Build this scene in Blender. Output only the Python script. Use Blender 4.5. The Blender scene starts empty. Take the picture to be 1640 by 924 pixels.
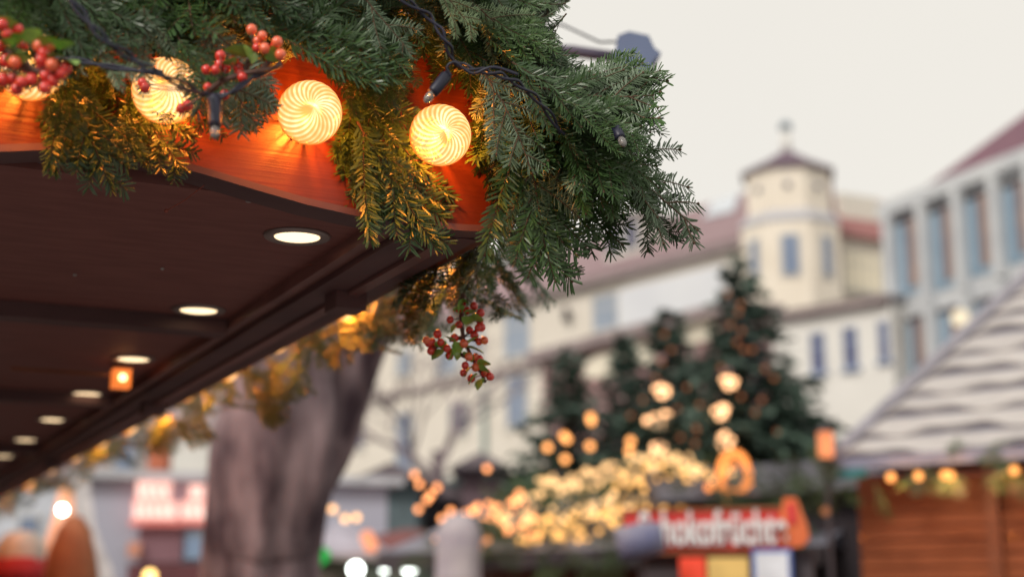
import bpy, bmesh, math, random
import numpy as np
from mathutils import Vector, Matrix, Quaternion
R = math.radians
rnd = random.Random(11)
C = bpy.context.scene.collection

# ------------------------------------------------------------------ camera
PITCH = R(12.3); CAMZ = 1.6; FPX = 1640 * 50 / 36.0
cam_d = bpy.data.cameras.new("camera"); cam = bpy.data.objects.new("camera", cam_d); C.objects.link(cam)
cam.location = (0, 0, CAMZ); cam.rotation_euler = (R(90) + PITCH, 0, 0)
cam_d.lens = 50; cam_d.sensor_width = 36; cam_d.clip_start = 0.05; cam_d.clip_end = 1500
cam_d.dof.use_dof = True; cam_d.dof.focus_distance = 1.46; cam_d.dof.aperture_fstop = 3.1
bpy.context.scene.camera = cam

# ------------------------------------------------------------------ world, sun, exposure
SUN_EL, SUN_AZ = R(36), R(214)          # azimuth clockwise from +Y: behind the camera, to the left
w = bpy.data.worlds.new("World"); bpy.context.scene.world = w; w.use_nodes = True
nt = w.node_tree; nt.nodes.clear()
sky = nt.nodes.new("ShaderNodeTexSky"); sky.sky_type = 'NISHITA'; sky.sun_disc = False
sky.sun_elevation = SUN_EL; sky.sun_rotation = SUN_AZ; sky.dust_density = 3
bg1 = nt.nodes.new("ShaderNodeBackground"); bg1.inputs[1].default_value = 0.08
bg2 = nt.nodes.new("ShaderNodeBackground"); bg2.inputs[0].default_value = (0.86, 0.82, 0.745, 1); bg2.inputs[1].default_value = 0.97
mx = nt.nodes.new("ShaderNodeMixShader"); mx.inputs[0].default_value = 0.90
tc = nt.nodes.new("ShaderNodeTexCoord"); ns = nt.nodes.new("ShaderNodeTexNoise"); ns.inputs['Scale'].default_value = 2.2; ns.inputs['Detail'].default_value = 4
mr = nt.nodes.new("ShaderNodeMapRange"); mr.inputs[3].default_value = 0.86; mr.inputs[4].default_value = 0.96
ow = nt.nodes.new("ShaderNodeOutputWorld")
nt.links.new(tc.outputs['Generated'], ns.inputs['Vector']); nt.links.new(ns.outputs[0], mr.inputs[0]); nt.links.new(mr.outputs[0], mx.inputs[0])
nt.links.new(sky.outputs[0], bg1.inputs[0]); nt.links.new(bg1.outputs[0], mx.inputs[1]); nt.links.new(bg2.outputs[0], mx.inputs[2]); nt.links.new(mx.outputs[0], ow.inputs[0])
sd = bpy.data.lights.new("sun", 'SUN'); sd.energy = 2.0; sd.angle = R(14); sd.color = (1, .93, .84)
so = bpy.data.objects.new("sun", sd); C.objects.link(so)
sdir = Vector((math.sin(SUN_AZ) * math.cos(SUN_EL), math.cos(SUN_AZ) * math.cos(SUN_EL), math.sin(SUN_EL)))
so.rotation_euler = sdir.to_track_quat('Z', 'Y').to_euler(); so.location = sdir * 30
sc = bpy.context.scene
sc.view_settings.view_transform = 'Standard'; sc.view_settings.look = 'None'; sc.view_settings.exposure = 0.17; sc.view_settings.gamma = 1
try:
    sc.cycles.use_denoising = True; sc.cycles.sample_clamp_indirect = 6; sc.cycles.max_bounces = 6; sc.cycles.use_adaptive_sampling = False
    sc.cycles.caustics_reflective = False; sc.cycles.caustics_refractive = False
except Exception: pass

# ------------------------------------------------------------------ pixel -> place helpers
sp, cp = math.sin(PITCH), math.cos(PITCH)
def ray(px, py):
    a = (px - 820) / FPX; b = -(py - 462) / FPX
    return Vector((a, cp - b * sp, sp + b * cp))
def P(px, py, d): return Vector((0, 0, CAMZ)) + ray(px, py) * d
def level(px, py, h):                    # the point seen at a pixel that lies h metres above eye level
    r = ray(px, py); return Vector((0, 0, CAMZ)) + r * (h / r.z)

# ------------------------------------------------------------------ materials
MATS = {}
def mat(name, col, rough=.7, col2=None, scale=8., stretch=(1, 1, 1), bump=0., metal=0., emit=None, es=0., spec=.5, coat=0., detail=6, contrast=.5, alpha=None, trans=0.):
    if name in MATS: return MATS[name]
    m = bpy.data.materials.new(name); m.use_nodes = True; n = m.node_tree; b = n.nodes['Principled BSDF']; L = n.links.new
    b.inputs['Roughness'].default_value = rough; b.inputs['Metallic'].default_value = metal; b.inputs['Specular IOR Level'].default_value = spec
    b.inputs['Coat Weight'].default_value = coat; b.inputs['Transmission Weight'].default_value = trans
    if col2 is None: col2 = tuple(c * .72 for c in col)
    t = n.nodes.new('ShaderNodeTexCoord'); mp = n.nodes.new('ShaderNodeMapping'); mp.inputs['Scale'].default_value = stretch
    nz = n.nodes.new('ShaderNodeTexNoise'); nz.inputs['Scale'].default_value = scale; nz.inputs['Detail'].default_value = detail
    cr = n.nodes.new('ShaderNodeValToRGB'); cr.color_ramp.elements[0].position = .5 - contrast / 2 * .6; cr.color_ramp.elements[1].position = .5 + contrast / 2 * .6
    cr.color_ramp.elements[0].color = (*col2, 1); cr.color_ramp.elements[1].color = (*col, 1)
    L(t.outputs['Object'], mp.inputs[0]); L(mp.outputs[0], nz.inputs['Vector']); L(nz.outputs[0], cr.inputs[0]); L(cr.outputs[0], b.inputs['Base Color'])
    if bump:
        bp = n.nodes.new('ShaderNodeBump'); bp.inputs['Strength'].default_value = bump; bp.inputs['Distance'].default_value = .01
        L(nz.outputs[0], bp.inputs['Height']); L(bp.outputs[0], b.inputs['Normal'])
    if emit: b.inputs['Emission Color'].default_value = (*emit, 1); b.inputs['Emission Strength'].default_value = es
    MATS[name] = m; return m

def glow(name, col, s):
    if name in MATS: return MATS[name]
    m = bpy.data.materials.new(name); m.use_nodes = True; n = m.node_tree; n.nodes.clear()
    e = n.nodes.new('ShaderNodeEmission'); e.inputs[0].default_value = (*col, 1); e.inputs[1].default_value = s
    o = n.nodes.new('ShaderNodeOutputMaterial'); n.links.new(e.outputs[0], o.inputs[0]); MATS[name] = m; return m

# ------------------------------------------------------------------ mesh helpers
def mesh_obj(name, verts, faces, mats, parent=None, mi=None, smooth=False, loc=(0, 0, 0)):
    me = bpy.data.meshes.new(name); me.from_pydata([tuple(v) for v in verts], [], faces)
    for m in (mats if isinstance(mats, (list, tuple)) else [mats]): me.materials.append(m)
    if mi is not None: me.polygons.foreach_set('material_index', mi)
    if smooth: me.polygons.foreach_set('use_smooth', [True] * len(me.polygons))
    me.update(); o = bpy.data.objects.new(name, me); C.objects.link(o); o.location = loc
    if parent: o.parent = parent
    return o
class MB:
    def __init__(s): s.v = []; s.f = []; s.mi = []
    def add(s, vs, fs, m=0):
        k = len(s.v); s.v += [Vector(v) for v in vs]; s.f += [tuple(i + k for i in f) for f in fs]; s.mi += [m] * len(fs); return s
    def box(s, x0, x1, y0, y1, z0, z1, m=0):
        vs = [(x0, y0, z0), (x1, y0, z0), (x1, y1, z0), (x0, y1, z0), (x0, y0, z1), (x1, y0, z1), (x1, y1, z1), (x0, y1, z1)]
        return s.add(vs, [(3, 2, 1, 0), (4, 5, 6, 7), (0, 1, 5, 4), (1, 2, 6, 5), (2, 3, 7, 6), (3, 0, 4, 7)], m)
    def tube(s, pts, rad, seg=8, m=0, cap=True):
        pts = [Vector(p) for p in pts]; n = len(pts); rs = rad if isinstance(rad, (list, tuple)) else [rad] * n
        k = len(s.v); up = Vector((0, 0, 1)); prev = None
        for i, p in enumerate(pts):
            t = (pts[min(i + 1, n - 1)] - pts[max(i - 1, 0)]).normalized()
            a = prev if prev is not None else (up if abs(t.z) < .9 else Vector((1, 0, 0)))
            a = (a - t * a.dot(t)); a = a.normalized() if a.length > 1e-6 else t.orthogonal().normalized(); b = t.cross(a); prev = a
            for j in range(seg):
                q = 2 * math.pi * j / seg; s.v.append(p + (a * math.cos(q) + b * math.sin(q)) * rs[i])
        for i in range(n - 1):
            for j in range(seg):
                s.f.append((k + i * seg + j, k + i * seg + (j + 1) % seg, k + (i + 1) * seg + (j + 1) % seg, k + (i + 1) * seg + j)); s.mi.append(m)
        if cap:
            s.f.append(tuple(k + j for j in range(seg))[::-1]); s.f.append(tuple(k + (n - 1) * seg + j for j in range(seg))); s.mi += [m, m]
        return s
    def lathe(s, prof, seg=16, c=(0, 0, 0), m=0, rotm=None):
        c = Vector(c); k = len(s.v)
        for r, z in prof:
            for j in range(seg):
                q = 2 * math.pi * j / seg; v = Vector((r * math.cos(q), r * math.sin(q), z))
                if rotm: v = rotm @ v
                s.v.append(v + c)
        for i in range(len(prof) - 1):
            for j in range(seg):
                s.f.append((k + i * seg + j, k + i * seg + (j + 1) % seg, k + (i + 1) * seg + (j + 1) % seg, k + (i + 1) * seg + j)); s.mi.append(m)
        s.f.append(tuple(k + j for j in range(seg))[::-1]); s.f.append(tuple(k + (len(prof) - 1) * seg + j for j in range(seg))); s.mi += [m, m]
        return s
    def ball(s, c, r, seg=14, m=0, sq=(1, 1, 1)):
        c = Vector(c); k = len(s.v); rings = seg // 2
        s.v.append(c + Vector((0, 0, -r * sq[2])))
        for i in range(1, rings):
            t = math.pi * i / rings
            for j in range(seg):
                q = 2 * math.pi * j / seg; s.v.append(c + Vector((r * math.sin(t) * math.cos(q) * sq[0], r * math.sin(t) * math.sin(q) * sq[1], -r * math.cos(t) * sq[2])))
        s.v.append(c + Vector((0, 0, r * sq[2]))); top = len(s.v) - 1
        for j in range(seg):
            s.f.append((k, k + 1 + (j + 1) % seg, k + 1 + j)); s.mi.append(m)
            for i in range(rings - 2):
                a = k + 1 + i * seg; s.f.append((a + j, a + (j + 1) % seg, a + seg + (j + 1) % seg, a + seg + j)); s.mi.append(m)
            a = k + 1 + (rings - 2) * seg; s.f.append((a + j, a + (j + 1) % seg, top)); s.mi.append(m)
        return s
    def build(s, name, mats, parent=None, smooth=False, loc=(0, 0, 0)):
        return mesh_obj(name, s.v, s.f, mats, parent, s.mi, smooth, loc)
def tag(o, label=None, cat=None, group=None, kind=None):
    for k, v in (('label', label), ('category', cat), ('group', group), ('kind', kind)):
        if v: o[k] = v
    return o
def empty(name, loc=(0, 0, 0), rz=0, **kw):
    o = bpy.data.objects.new(name, None); o.empty_display_size = .1; C.objects.link(o); o.location = loc; o.rotation_euler = (0, 0, rz)
    tag(o, kw.get('label'), kw.get('cat'), kw.get('group'), kw.get('kind')); return o
def dup(o, parent=None):
    c = o.copy(); C.objects.link(c); c.parent = parent
    for ch in [x for x in bpy.data.objects if x.parent == o]: dup(ch, c)
    return c

# ------------------------------------------------------------------ the ground
g = MB(); g.add([(-300, -120, 0), (300, -120, 0), (300, 400, 0), (-300, 400, 0)], [(0, 1, 2, 3)])
go = g.build('ground', mat('cobble', (.2, .185, .17), .85, (.1, .095, .09), 6, bump=.4)); tag(go, 'grey paved market square', kind='structure')

# ================================================================== THE NEAR STALL
SA = R(25.7)
Cn = P(790, 371, 1.535); ZB = Cn.z                       # lower right corner of the fascia
stall = empty('market_stall', (Cn.x, Cn.y, 0), SA, label='red-brown timber stall roof with dark lit ceiling, nearest to the viewer', cat='market stall')
bpy.context.view_layer.update()
SM = stall.matrix_world.copy(); SI = SM.inverted()
def onf(px, py, yl):                                      # pixel -> stall-local point on the plane local y = yl
    o = SI @ Vector((0, 0, CAMZ)); d = SI.to_3x3() @ ray(px, py); t = (yl - o.y) / d.y; return o + d * t
def loc2w(v): return SM @ Vector(v)

# wood with grain for fascia
def wood(name, c1, c2, rough=.35, coat=.3, ax=(1, 12, 30), scale=3., spec=.5):
    m = mat(name, c1, rough, c2, scale, ax, bump=.10, coat=coat, contrast=.9, detail=8, spec=spec); return m
M_fascia = wood('varnished_red_wood', (.170, .033, .012), (.115, .021, .008), .42, .06, (1.2, 10, 75), 4)
M_under = mat('dark_stained_board', (.30, .115, .105), .6, (.235, .085, .08), 14, (1, 4, 1))
M_trim = mat('dark_trim', (.15, .08, .085), .5, (.10, .05, .06), 8)
M_beam = mat('dark_beam', (.15, .075, .080), .55, (.10, .05, .056), 8)
M_roof = mat('roof_felt', (.03, .03, .033), .9, (.018, .018, .02), 30)

prof_px = [(-700, 205), (-560, 240), (-420, 262), (-330, 272), (-250, 280), (-180, 262), (-90, 250), (0, 244), (60, 242), (120, 243), (190, 246), (255, 262), (330, 284), (400, 305), (480, 328), (560, 346), (640, 360), (720, 368), (790, 371)]
prof = [onf(x, y, 0) for x, y in prof_px]; prof[-1] = Vector((0, 0, ZB))
xs = [p.x for p in prof]; zs = [p.z for p in prof]
def zprof(x): return float(np.interp(x, xs, zs)) if x > xs[0] else zs[0]
XW = -3.0; LEN = 7.2; FH = .215
XS = list(np.linspace(-1.0, 0, 60)); XS = [XW] + XS
f = MB()
vs = []
for x in XS:
    zb = zprof(x); vs += [(x, -.022, zb), (x, -.022, ZB + FH), (x, 0, zb), (x, 0, ZB + FH)]
fs = []
for i in range(len(XS) - 1):
    a = 4 * i; b = a + 4; fs += [(a, b, b + 1, a + 1), (a + 3, b + 3, b + 2, a + 2), (a, a + 2, b + 2, b), (a + 1, b + 1, b + 3, a + 3)]
n = 4 * (len(XS) - 1); fs += [(0, 1, 3, 2), (n, n + 2, n + 3, n + 1)]
f.add(vs, fs); f.build('front_fascia', M_fascia, stall)
# dark bead below the fascia that follows its scalloped edge
t = MB(); vs = []; 
for x in XS:
    zb = zprof(x) - .001; vs += [(x, -.030, zb - .007), (x, -.030, zb), (x, .012, zb), (x, .012, zb - .007)]
fs = []
for i in range(len(XS) - 1):
    a = 4 * i; b = a + 4
    for k in range(4): fs.append((a + k, b + k, b + (k + 1) % 4, a + (k + 1) % 4))
fs += [(3, 2, 1, 0), (n, n + 1, n + 2, n + 3)]
t.add(vs, fs); t.build('edge_bead', M_trim, stall)
MB().tube([onf(60, 258, .02), onf(150, 264, .02), onf(230, 274, .025), onf(330, 298, .03)], .0035, 8).build('conduit', mat('grey_plastic', (.22, .23, .3), .35), stall, True)
MB().box(XW, -.1, .018, LEN, ZB + .012, ZB + .05).build('ceiling', M_under, stall)
# side beam along the long eave, with its pale inner lip
MB().box(-.098, -.018, .0, LEN, ZB - .012, ZB + .03).build('eave_beam', M_beam, stall)
MB().box(-.116, -.0985, .0, LEN, ZB - .004, ZB + .012).build('eave_lip', mat('pale_lip', (.30, .14, .13), .4, (.2, .09, .085), 12), stall)
MB().box(-.060, -.044, .0, LEN, ZB - .017, ZB - .0125).build('eave_bead', mat('pale_lip', (0, 0, 0)), stall)
MB().box(-.0175, .0045, .002, LEN, ZB - .004, ZB + FH - .003).build('side_fascia', M_fascia, stall)
for a in (.30, 1.45, 2.75, 4.2, 5.6):
    MB().box(-.075, -.035, a, a + .045, ZB - .034, ZB - .0125).build('bracket', M_beam, stall)
for a in (.665, 1.55, 2.6, 3.8, 5.2):
    MB().box(XW, -.117, a, a + .045, ZB - .010, ZB + .0115).build('cross_beam', M_beam, stall)
# hipped roof
r_ = MB(); z0 = ZB + FH + .002; k = math.tan(R(19)); hw = -XW / 2
r_.add([(.02, -.03, z0), (XW - .02, -.03, z0), (XW - .02, LEN, z0), (.02, LEN, z0), (-hw, hw, z0 + hw * k), (-hw, LEN - hw, z0 + hw * k)],
       [(0, 4, 1), (1, 4, 5, 2), (2, 5, 3), (3, 5, 4, 0), (0, 1, 2, 3)]); r_.build('roof', M_roof, stall)
# body of the stall, left of the view
bw = wood('stall_boards', (.24, .09, .035), (.15, .05, .02), .5, .1, (1, 1, 14), 3)
MB().box(XW + .1, -1.05, .35, .39, 0, ZB - .005).build('end_wall', bw, stall)
MB().box(-1.05, -1.01, .40, LEN - .5, 0, .98).build('counter_front', bw, stall)
MB().box(-1.10, -.86, .36, LEN - .4, .985, 1.02).build('counter_top', M_beam, stall)
MB().box(XW + .06, XW + .098, .35, LEN - .3, 0, ZB - .005).build('back_wall', bw, stall)
for a in (.32, 2.5, 4.7, 6.6): MB().box(-1.16, -1.105, a, a + .06, 0, ZB + .01).build('post', M_beam, stall)
MB().box(XW + .1, -1.05, LEN - .3, LEN - .26, 0, ZB - .005).build('end_wall', bw, stall)

# the stray twig caught under the ceiling and a screw head
s0, s1 = onf(265, 338, .2), None
def under(px, py, z):                                      # pixel -> stall local on horizontal plane z
    r = ray(px, py); return SI @ (Vector((0, 0, CAMZ)) + r * ((z - CAMZ) / r.z))
a_, b_ = under(266, 338, ZB - .012), under(327, 297, ZB + .008)
tw = MB().tube([loc2w(b_), loc2w((a_ + b_) / 2 + Vector((0, 0, -.002))), loc2w(a_)], .0006, 6).ball(loc2w(a_), .0022, 8).build('dry_stalk', mat('red_stalk', (.3, .07, .05), .6))
tag(tw, 'thin reddish dry stalk dangling under the dark stall ceiling', 'stalk')
q = under(398, 321, ZB + .0105); MB().lathe([(.0035, 0), (.003, -.002)], 10, q).build('screw_head', mat('steel', (.5, .5, .5), .3, metal=.8), stall)

for x_, y_ in ((578, 402), (515, 438), (120, 440), (260, 430)):
    q = under(x_, y_, ZB + .0105); MB().lathe([(.0024, 0), (.002, -.0015)], 10, q).build('screw_head', MATS['steel'], stall)
# recessed downlights
M_dl = glow('downlight_glow', (1, .72, .42), 1.9)
M_ring = mat('nickel_ring', (.40, .33, .33), .45, metal=.4)
M_rim = mat('dark_well', (.03, .02, .02), .5)
dlp = [(476, 377), (323, 481), (219, 571), (150, 628), (96, 671), (54, 703), (32, 728)]
pts = [under(x, y, ZB + .012) for x, y in dlp]
p0 = pts[0]; step = (pts[4].y - pts[0].y) / 4
lab = ['nearest recessed downlight with nickel ring in the dark ceiling', 'second downlight from the near end of the stall ceiling', 'third downlight, just above the small orange lamp', 'fourth downlight, below left of the orange lamp', 'fifth downlight in the receding ceiling row', 'sixth downlight in the receding ceiling row', 'seventh downlight, small and dim at the far left', 'eighth downlight, at the far end of the ceiling row']
dl0 = None
for i in range(7):
    e = empty('ceiling_downlight') if dl0 is None else dup(dl0)
    if dl0 is None:
        MB().lathe([(.026, -.0015), (.030, -.004), (.0365, -.003), (.038, .0)], 32).build('ring', M_ring, e, True)
        MB().lathe([(.0255, -.0022), (.001, -.0026)], 28).build('lens', M_dl, e, True)
        dl0 = e
    q = loc2w((p0.x, p0.y + step * i, ZB + .0118)); e.location = q; e.rotation_euler = (0, 0, SA)
    tag(e, lab[i], 'downlight', 'downlights recessed in the stall ceiling')
# small orange lantern hung under the ceiling on a flat arm
q0 = under(195, 583, ZB + .010); q0.z = ZB + .0105
lw = loc2w(q0); hl = .042
ol = empty('hanging_lamp', (lw.x, lw.y, lw.z), SA, label='small square orange lamp hanging beside the third downlight', cat='lamp'); ol.scale = (.52, .52, .52)
MB().tube([(0, 0, 0), (0, 0, -.012)], .006, 8).build('stem', M_beam, ol)
MB().box(-.032, .032, -.032, .032, -.020, -.0125).build('cap', mat('amber_cap', (.4, .12, .03), .4), ol)
MB().box(-.029, .029, -.029, .029, -.082, -.0205).build('shade', mat('amber_glass', (.8, .25, .06), .3, emit=(1, .22, .04), es=.75), ol)
MB().ball((0, -.033, -.05), .014, 12).build('bulb', glow('lamp_bulb', (1, .6, .25), 4), ol, True)
q1 = under(160, 606, ZB - .02)
arm = MB().box(-.35, -.035, -.006, .006, -.046, -.034).build('arm', mat('copper_arm', (.35, .13, .07), .35, metal=.5), ol)

# ------------------------------------------------------------------ swirled glass bulbs
def swirl_mat():
    m = bpy.data.materials.new('swirled_amber_glass'); m.use_nodes = True; n = m.node_tree; n.nodes.clear(); L = n.links.new
    at = n.nodes.new('ShaderNodeAttribute'); at.attribute_name = 'ridge'
    lw_ = n.nodes.new('ShaderNodeLayerWeight'); lw_.inputs[0].default_value = .5
    cr = n.nodes.new('ShaderNodeValToRGB'); e = cr.color_ramp.elements
    e[0].position = 0; e[0].color = (1, .22, .02, 1); e[1].position = 1; e[1].color = (1, .70, .40, 1); em_ = cr.color_ramp.elements.new(.3); em_.color = (1, .48, .13, 1)
    L(at.outputs['Fac'], cr.inputs[0])
    st = n.nodes.new('ShaderNodeMapRange'); st.inputs[3].default_value = 1.0; st.inputs[4].default_value = 2.6; L(at.outputs['Fac'], st.inputs[0])
    em = n.nodes.new('ShaderNodeEmission'); L(cr.outputs[0], em.inputs[0]); L(st.outputs[0], em.inputs[1])
    gl = n.nodes.new('ShaderNodeBsdfGlossy'); gl.inputs['Roughness'].default_value = .12
    ad = n.nodes.new('ShaderNodeMixShader'); ad.inputs[0].default_value = .08; L(em.outputs[0], ad.inputs[1]); L(gl.outputs[0], ad.inputs[2])
    tp = n.nodes.new('ShaderNodeBsdfTransparent'); tp.inputs[0].default_value = (1, .6, .3, 1); a2 = n.nodes.new('ShaderNodeMixShader'); a2.inputs[0].default_value = .3; L(ad.outputs[0], a2.inputs[1]); L(tp.outputs[0], a2.inputs[2])
    o = n.nodes.new('ShaderNodeOutputMaterial'); L(a2.outputs[0], o.inputs[0]); return m
M_sw = swirl_mat()
M_ember = mat('amber_socket', (.10, .035, .015), .4, emit=(1, .25, .03), es=.03)
def swirl_mesh(r=.0315, seg=216, rings=48, nr=24):
    vs = []; rid = []; fs = []
    for i in range(rings + 1):
        t = math.pi * i / rings * .86          # open at the back (local -z is back)
        for j in range(seg):
            q = 2 * math.pi * j / seg
            ph = nr * q + 20 * t
            s = .5 + .5 * math.cos(ph); amp = min(1, t / .35) * (1 if t < 1.7 else max(0, 1 - (t - 1.7) / .4))
            rr = r * (1 + .020 * (s - .5) * amp)
            vs.append((rr * math.sin(t) * math.cos(q), rr * math.sin(t) * math.sin(q), rr * math.cos(t) * .96))
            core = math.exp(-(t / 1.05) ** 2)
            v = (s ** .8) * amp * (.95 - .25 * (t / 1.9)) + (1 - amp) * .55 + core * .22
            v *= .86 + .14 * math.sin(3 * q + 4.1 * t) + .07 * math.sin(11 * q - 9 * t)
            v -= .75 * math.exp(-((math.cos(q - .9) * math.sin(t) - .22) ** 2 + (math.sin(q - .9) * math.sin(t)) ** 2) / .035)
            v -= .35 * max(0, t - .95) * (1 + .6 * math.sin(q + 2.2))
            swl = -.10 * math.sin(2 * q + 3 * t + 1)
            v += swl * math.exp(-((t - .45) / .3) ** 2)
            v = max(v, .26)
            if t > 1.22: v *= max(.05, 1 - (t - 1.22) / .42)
            rid.append(max(0, min(1, v)))
    for i in range(rings):
        for j in range(seg):
            a = i * seg + j; b = i * seg + (j + 1) % seg; fs.append((a, a + seg, b + seg, b))
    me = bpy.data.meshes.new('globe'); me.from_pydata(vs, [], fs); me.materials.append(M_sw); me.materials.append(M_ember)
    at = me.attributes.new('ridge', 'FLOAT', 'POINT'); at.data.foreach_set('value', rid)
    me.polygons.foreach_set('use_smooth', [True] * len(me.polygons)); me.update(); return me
GL = swirl_mesh()
def bulb(loc, nrm, label, group, spin, side=False):
    e = empty('glass_bulb'); e.location = loc; e.rotation_mode = 'QUATERNION'
    e.rotation_quaternion = Vector(nrm).to_track_quat('Z', 'Y') @ Quaternion((0, 0, 1), spin)
    tag(e, label, 'light bulb', group)
    o = bpy.data.objects.new('globe', GL); C.objects.link(o); o.parent = e
    k = MB(); k.lathe([(.0150, -.034), (.0165, -.040), (.0150, -.046), (.0150, -.062)], 28)
    for t_ in range(17):  # thin fins added to split the filament light into rays on the board
        a_ = 2 * math.pi * t_ / 17 + .1 * math.sin(t_ * 5); cc, ss = math.cos(a_), math.sin(a_); w_ = .0010 + .0006 * math.sin(t_ * 3.3)
        k.add([((r_ * cc - sg__ * w_ * ss), (r_ * ss + sg__ * w_ * cc), z_) for r_, z_ in ((.0290, -.0105), (.0255, -.018), (.017, -.036), (.0185, -.040), (.0275, -.023), (.0305, -.013)) for sg__ in (-1, 1)], [(0, 2, 4, 6, 8, 10), (11, 9, 7, 5, 3, 1), (0, 1, 3, 2), (2, 3, 5, 4), (4, 5, 7, 6), (6, 7, 9, 8), (8, 9, 11, 10), (10, 11, 1, 0)])
    k.build('collar_ray_fins', M_ember, e, True)
    ld = bpy.data.lights.new('filament', 'POINT'); ld.energy = BULB_W; ld.color = (1, .42, .09); ld.shadow_soft_size = .0085; lo = bpy.data.objects.new('filament', ld); C.objects.link(lo); lo.parent = e
    if side: e.scale = (.78, .78, .78); ld.energy = BULB_W * 2.4
    return e
BULB_W = 3.1
fn = (SM.to_3x3() @ Vector((0, -1, 0))).normalized()
bl = ['glowing swirled bulb at the far left, half hidden by red berries', 'glowing swirled bulb partly covered by fir and berries', 'fully visible glowing swirled bulb at the middle of the red board', 'glowing swirled bulb at the right end of the red board']
for i, (x, y) in enumerate([(50, 106), (266, 146), (496, 181), (705, 217)]):
    q = onf(x, y, -.066)
    dn = (fn * 1.0 + Vector((-.30, -.25, -.30)) * .55).normalized()
    bulb(loc2w(q), dn, bl[i], 'swirled bulbs along the front board', i * 1.3)
for i in range(2):
    q = onf(50, 106, -.066); q.x -= .165 * (i + 1); q.z += .004
    bulb(loc2w(q), fn, 'glowing swirled bulb beyond the left edge', 'swirled bulbs along the front board', i)
sn = (SM.to_3x3() @ Vector((1, 0, 0))).normalized()
sa = [.30, .68, 1.03, 1.36, 1.68, 2.0, 2.35, 2.75, 3.2, 3.7, 4.25, 4.9, 5.6, 6.3]
for i, a in enumerate(sa):
    e = bulb(loc2w((.060, a, ZB + .050 + rnd.uniform(-.006, .006))), (sn + Vector((0, 0, -.2))).normalized(), 'orange bulb glowing through the fir along the receding eave', 'bulbs along the receding eave', i, True)

# ------------------------------------------------------------------ fir branches
M_ng = mat('fir_needle_top', (.072, .130, .038), .38, (.030, .066, .026), 14, spec=.45, contrast=1.)
M_nb = mat('fir_needle_underside', (.22, .28, .18), .5, (.12, .17, .10), 14, spec=.4, contrast=1.)
M_nd = mat('fir_needle_dark', (.030, .075, .038), .42, (.018, .045, .026), 14, spec=.4)
M_tw = mat('fir_twig', (.12, .075, .045), .8, (.09, .045, .025), 60)
for m_ in (M_ng, M_nb):
    n_ = m_.node_tree; b_ = n_.nodes['Principled BSDF']; src = b_.inputs['Base Color'].links[0].from_socket
    oi = n_.nodes.new('ShaderNodeObjectInfo'); rp_ = n_.nodes.new('ShaderNodeValToRGB'); rp_.color_ramp.elements[0].color = (.62, .70, .72, 1); rp_.color_ramp.elements[1].color = (1.0, 1.05, .72, 1); e_ = rp_.color_ramp.elements.new(.5); e_.color = (1., 1.05, .98, 1); e_ = rp_.color_ramp.elements.new(.75); e_.color = (1.25, 1.35, 1.2, 1)
    mm = n_.nodes.new('ShaderNodeMix'); mm.data_type = 'RGBA'; mm.blend_type = 'MULTIPLY'; mm.inputs[0].default_value = 1
    n_.links.new(oi.outputs['Random'], rp_.inputs[0]); n_.links.new(src, mm.inputs[6]); n_.links.new(rp_.outputs[0], mm.inputs[7]); n_.links.new(mm.outputs[2], b_.inputs['Base Color'])
NM = [M_ng, M_nb, M_tw]
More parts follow.
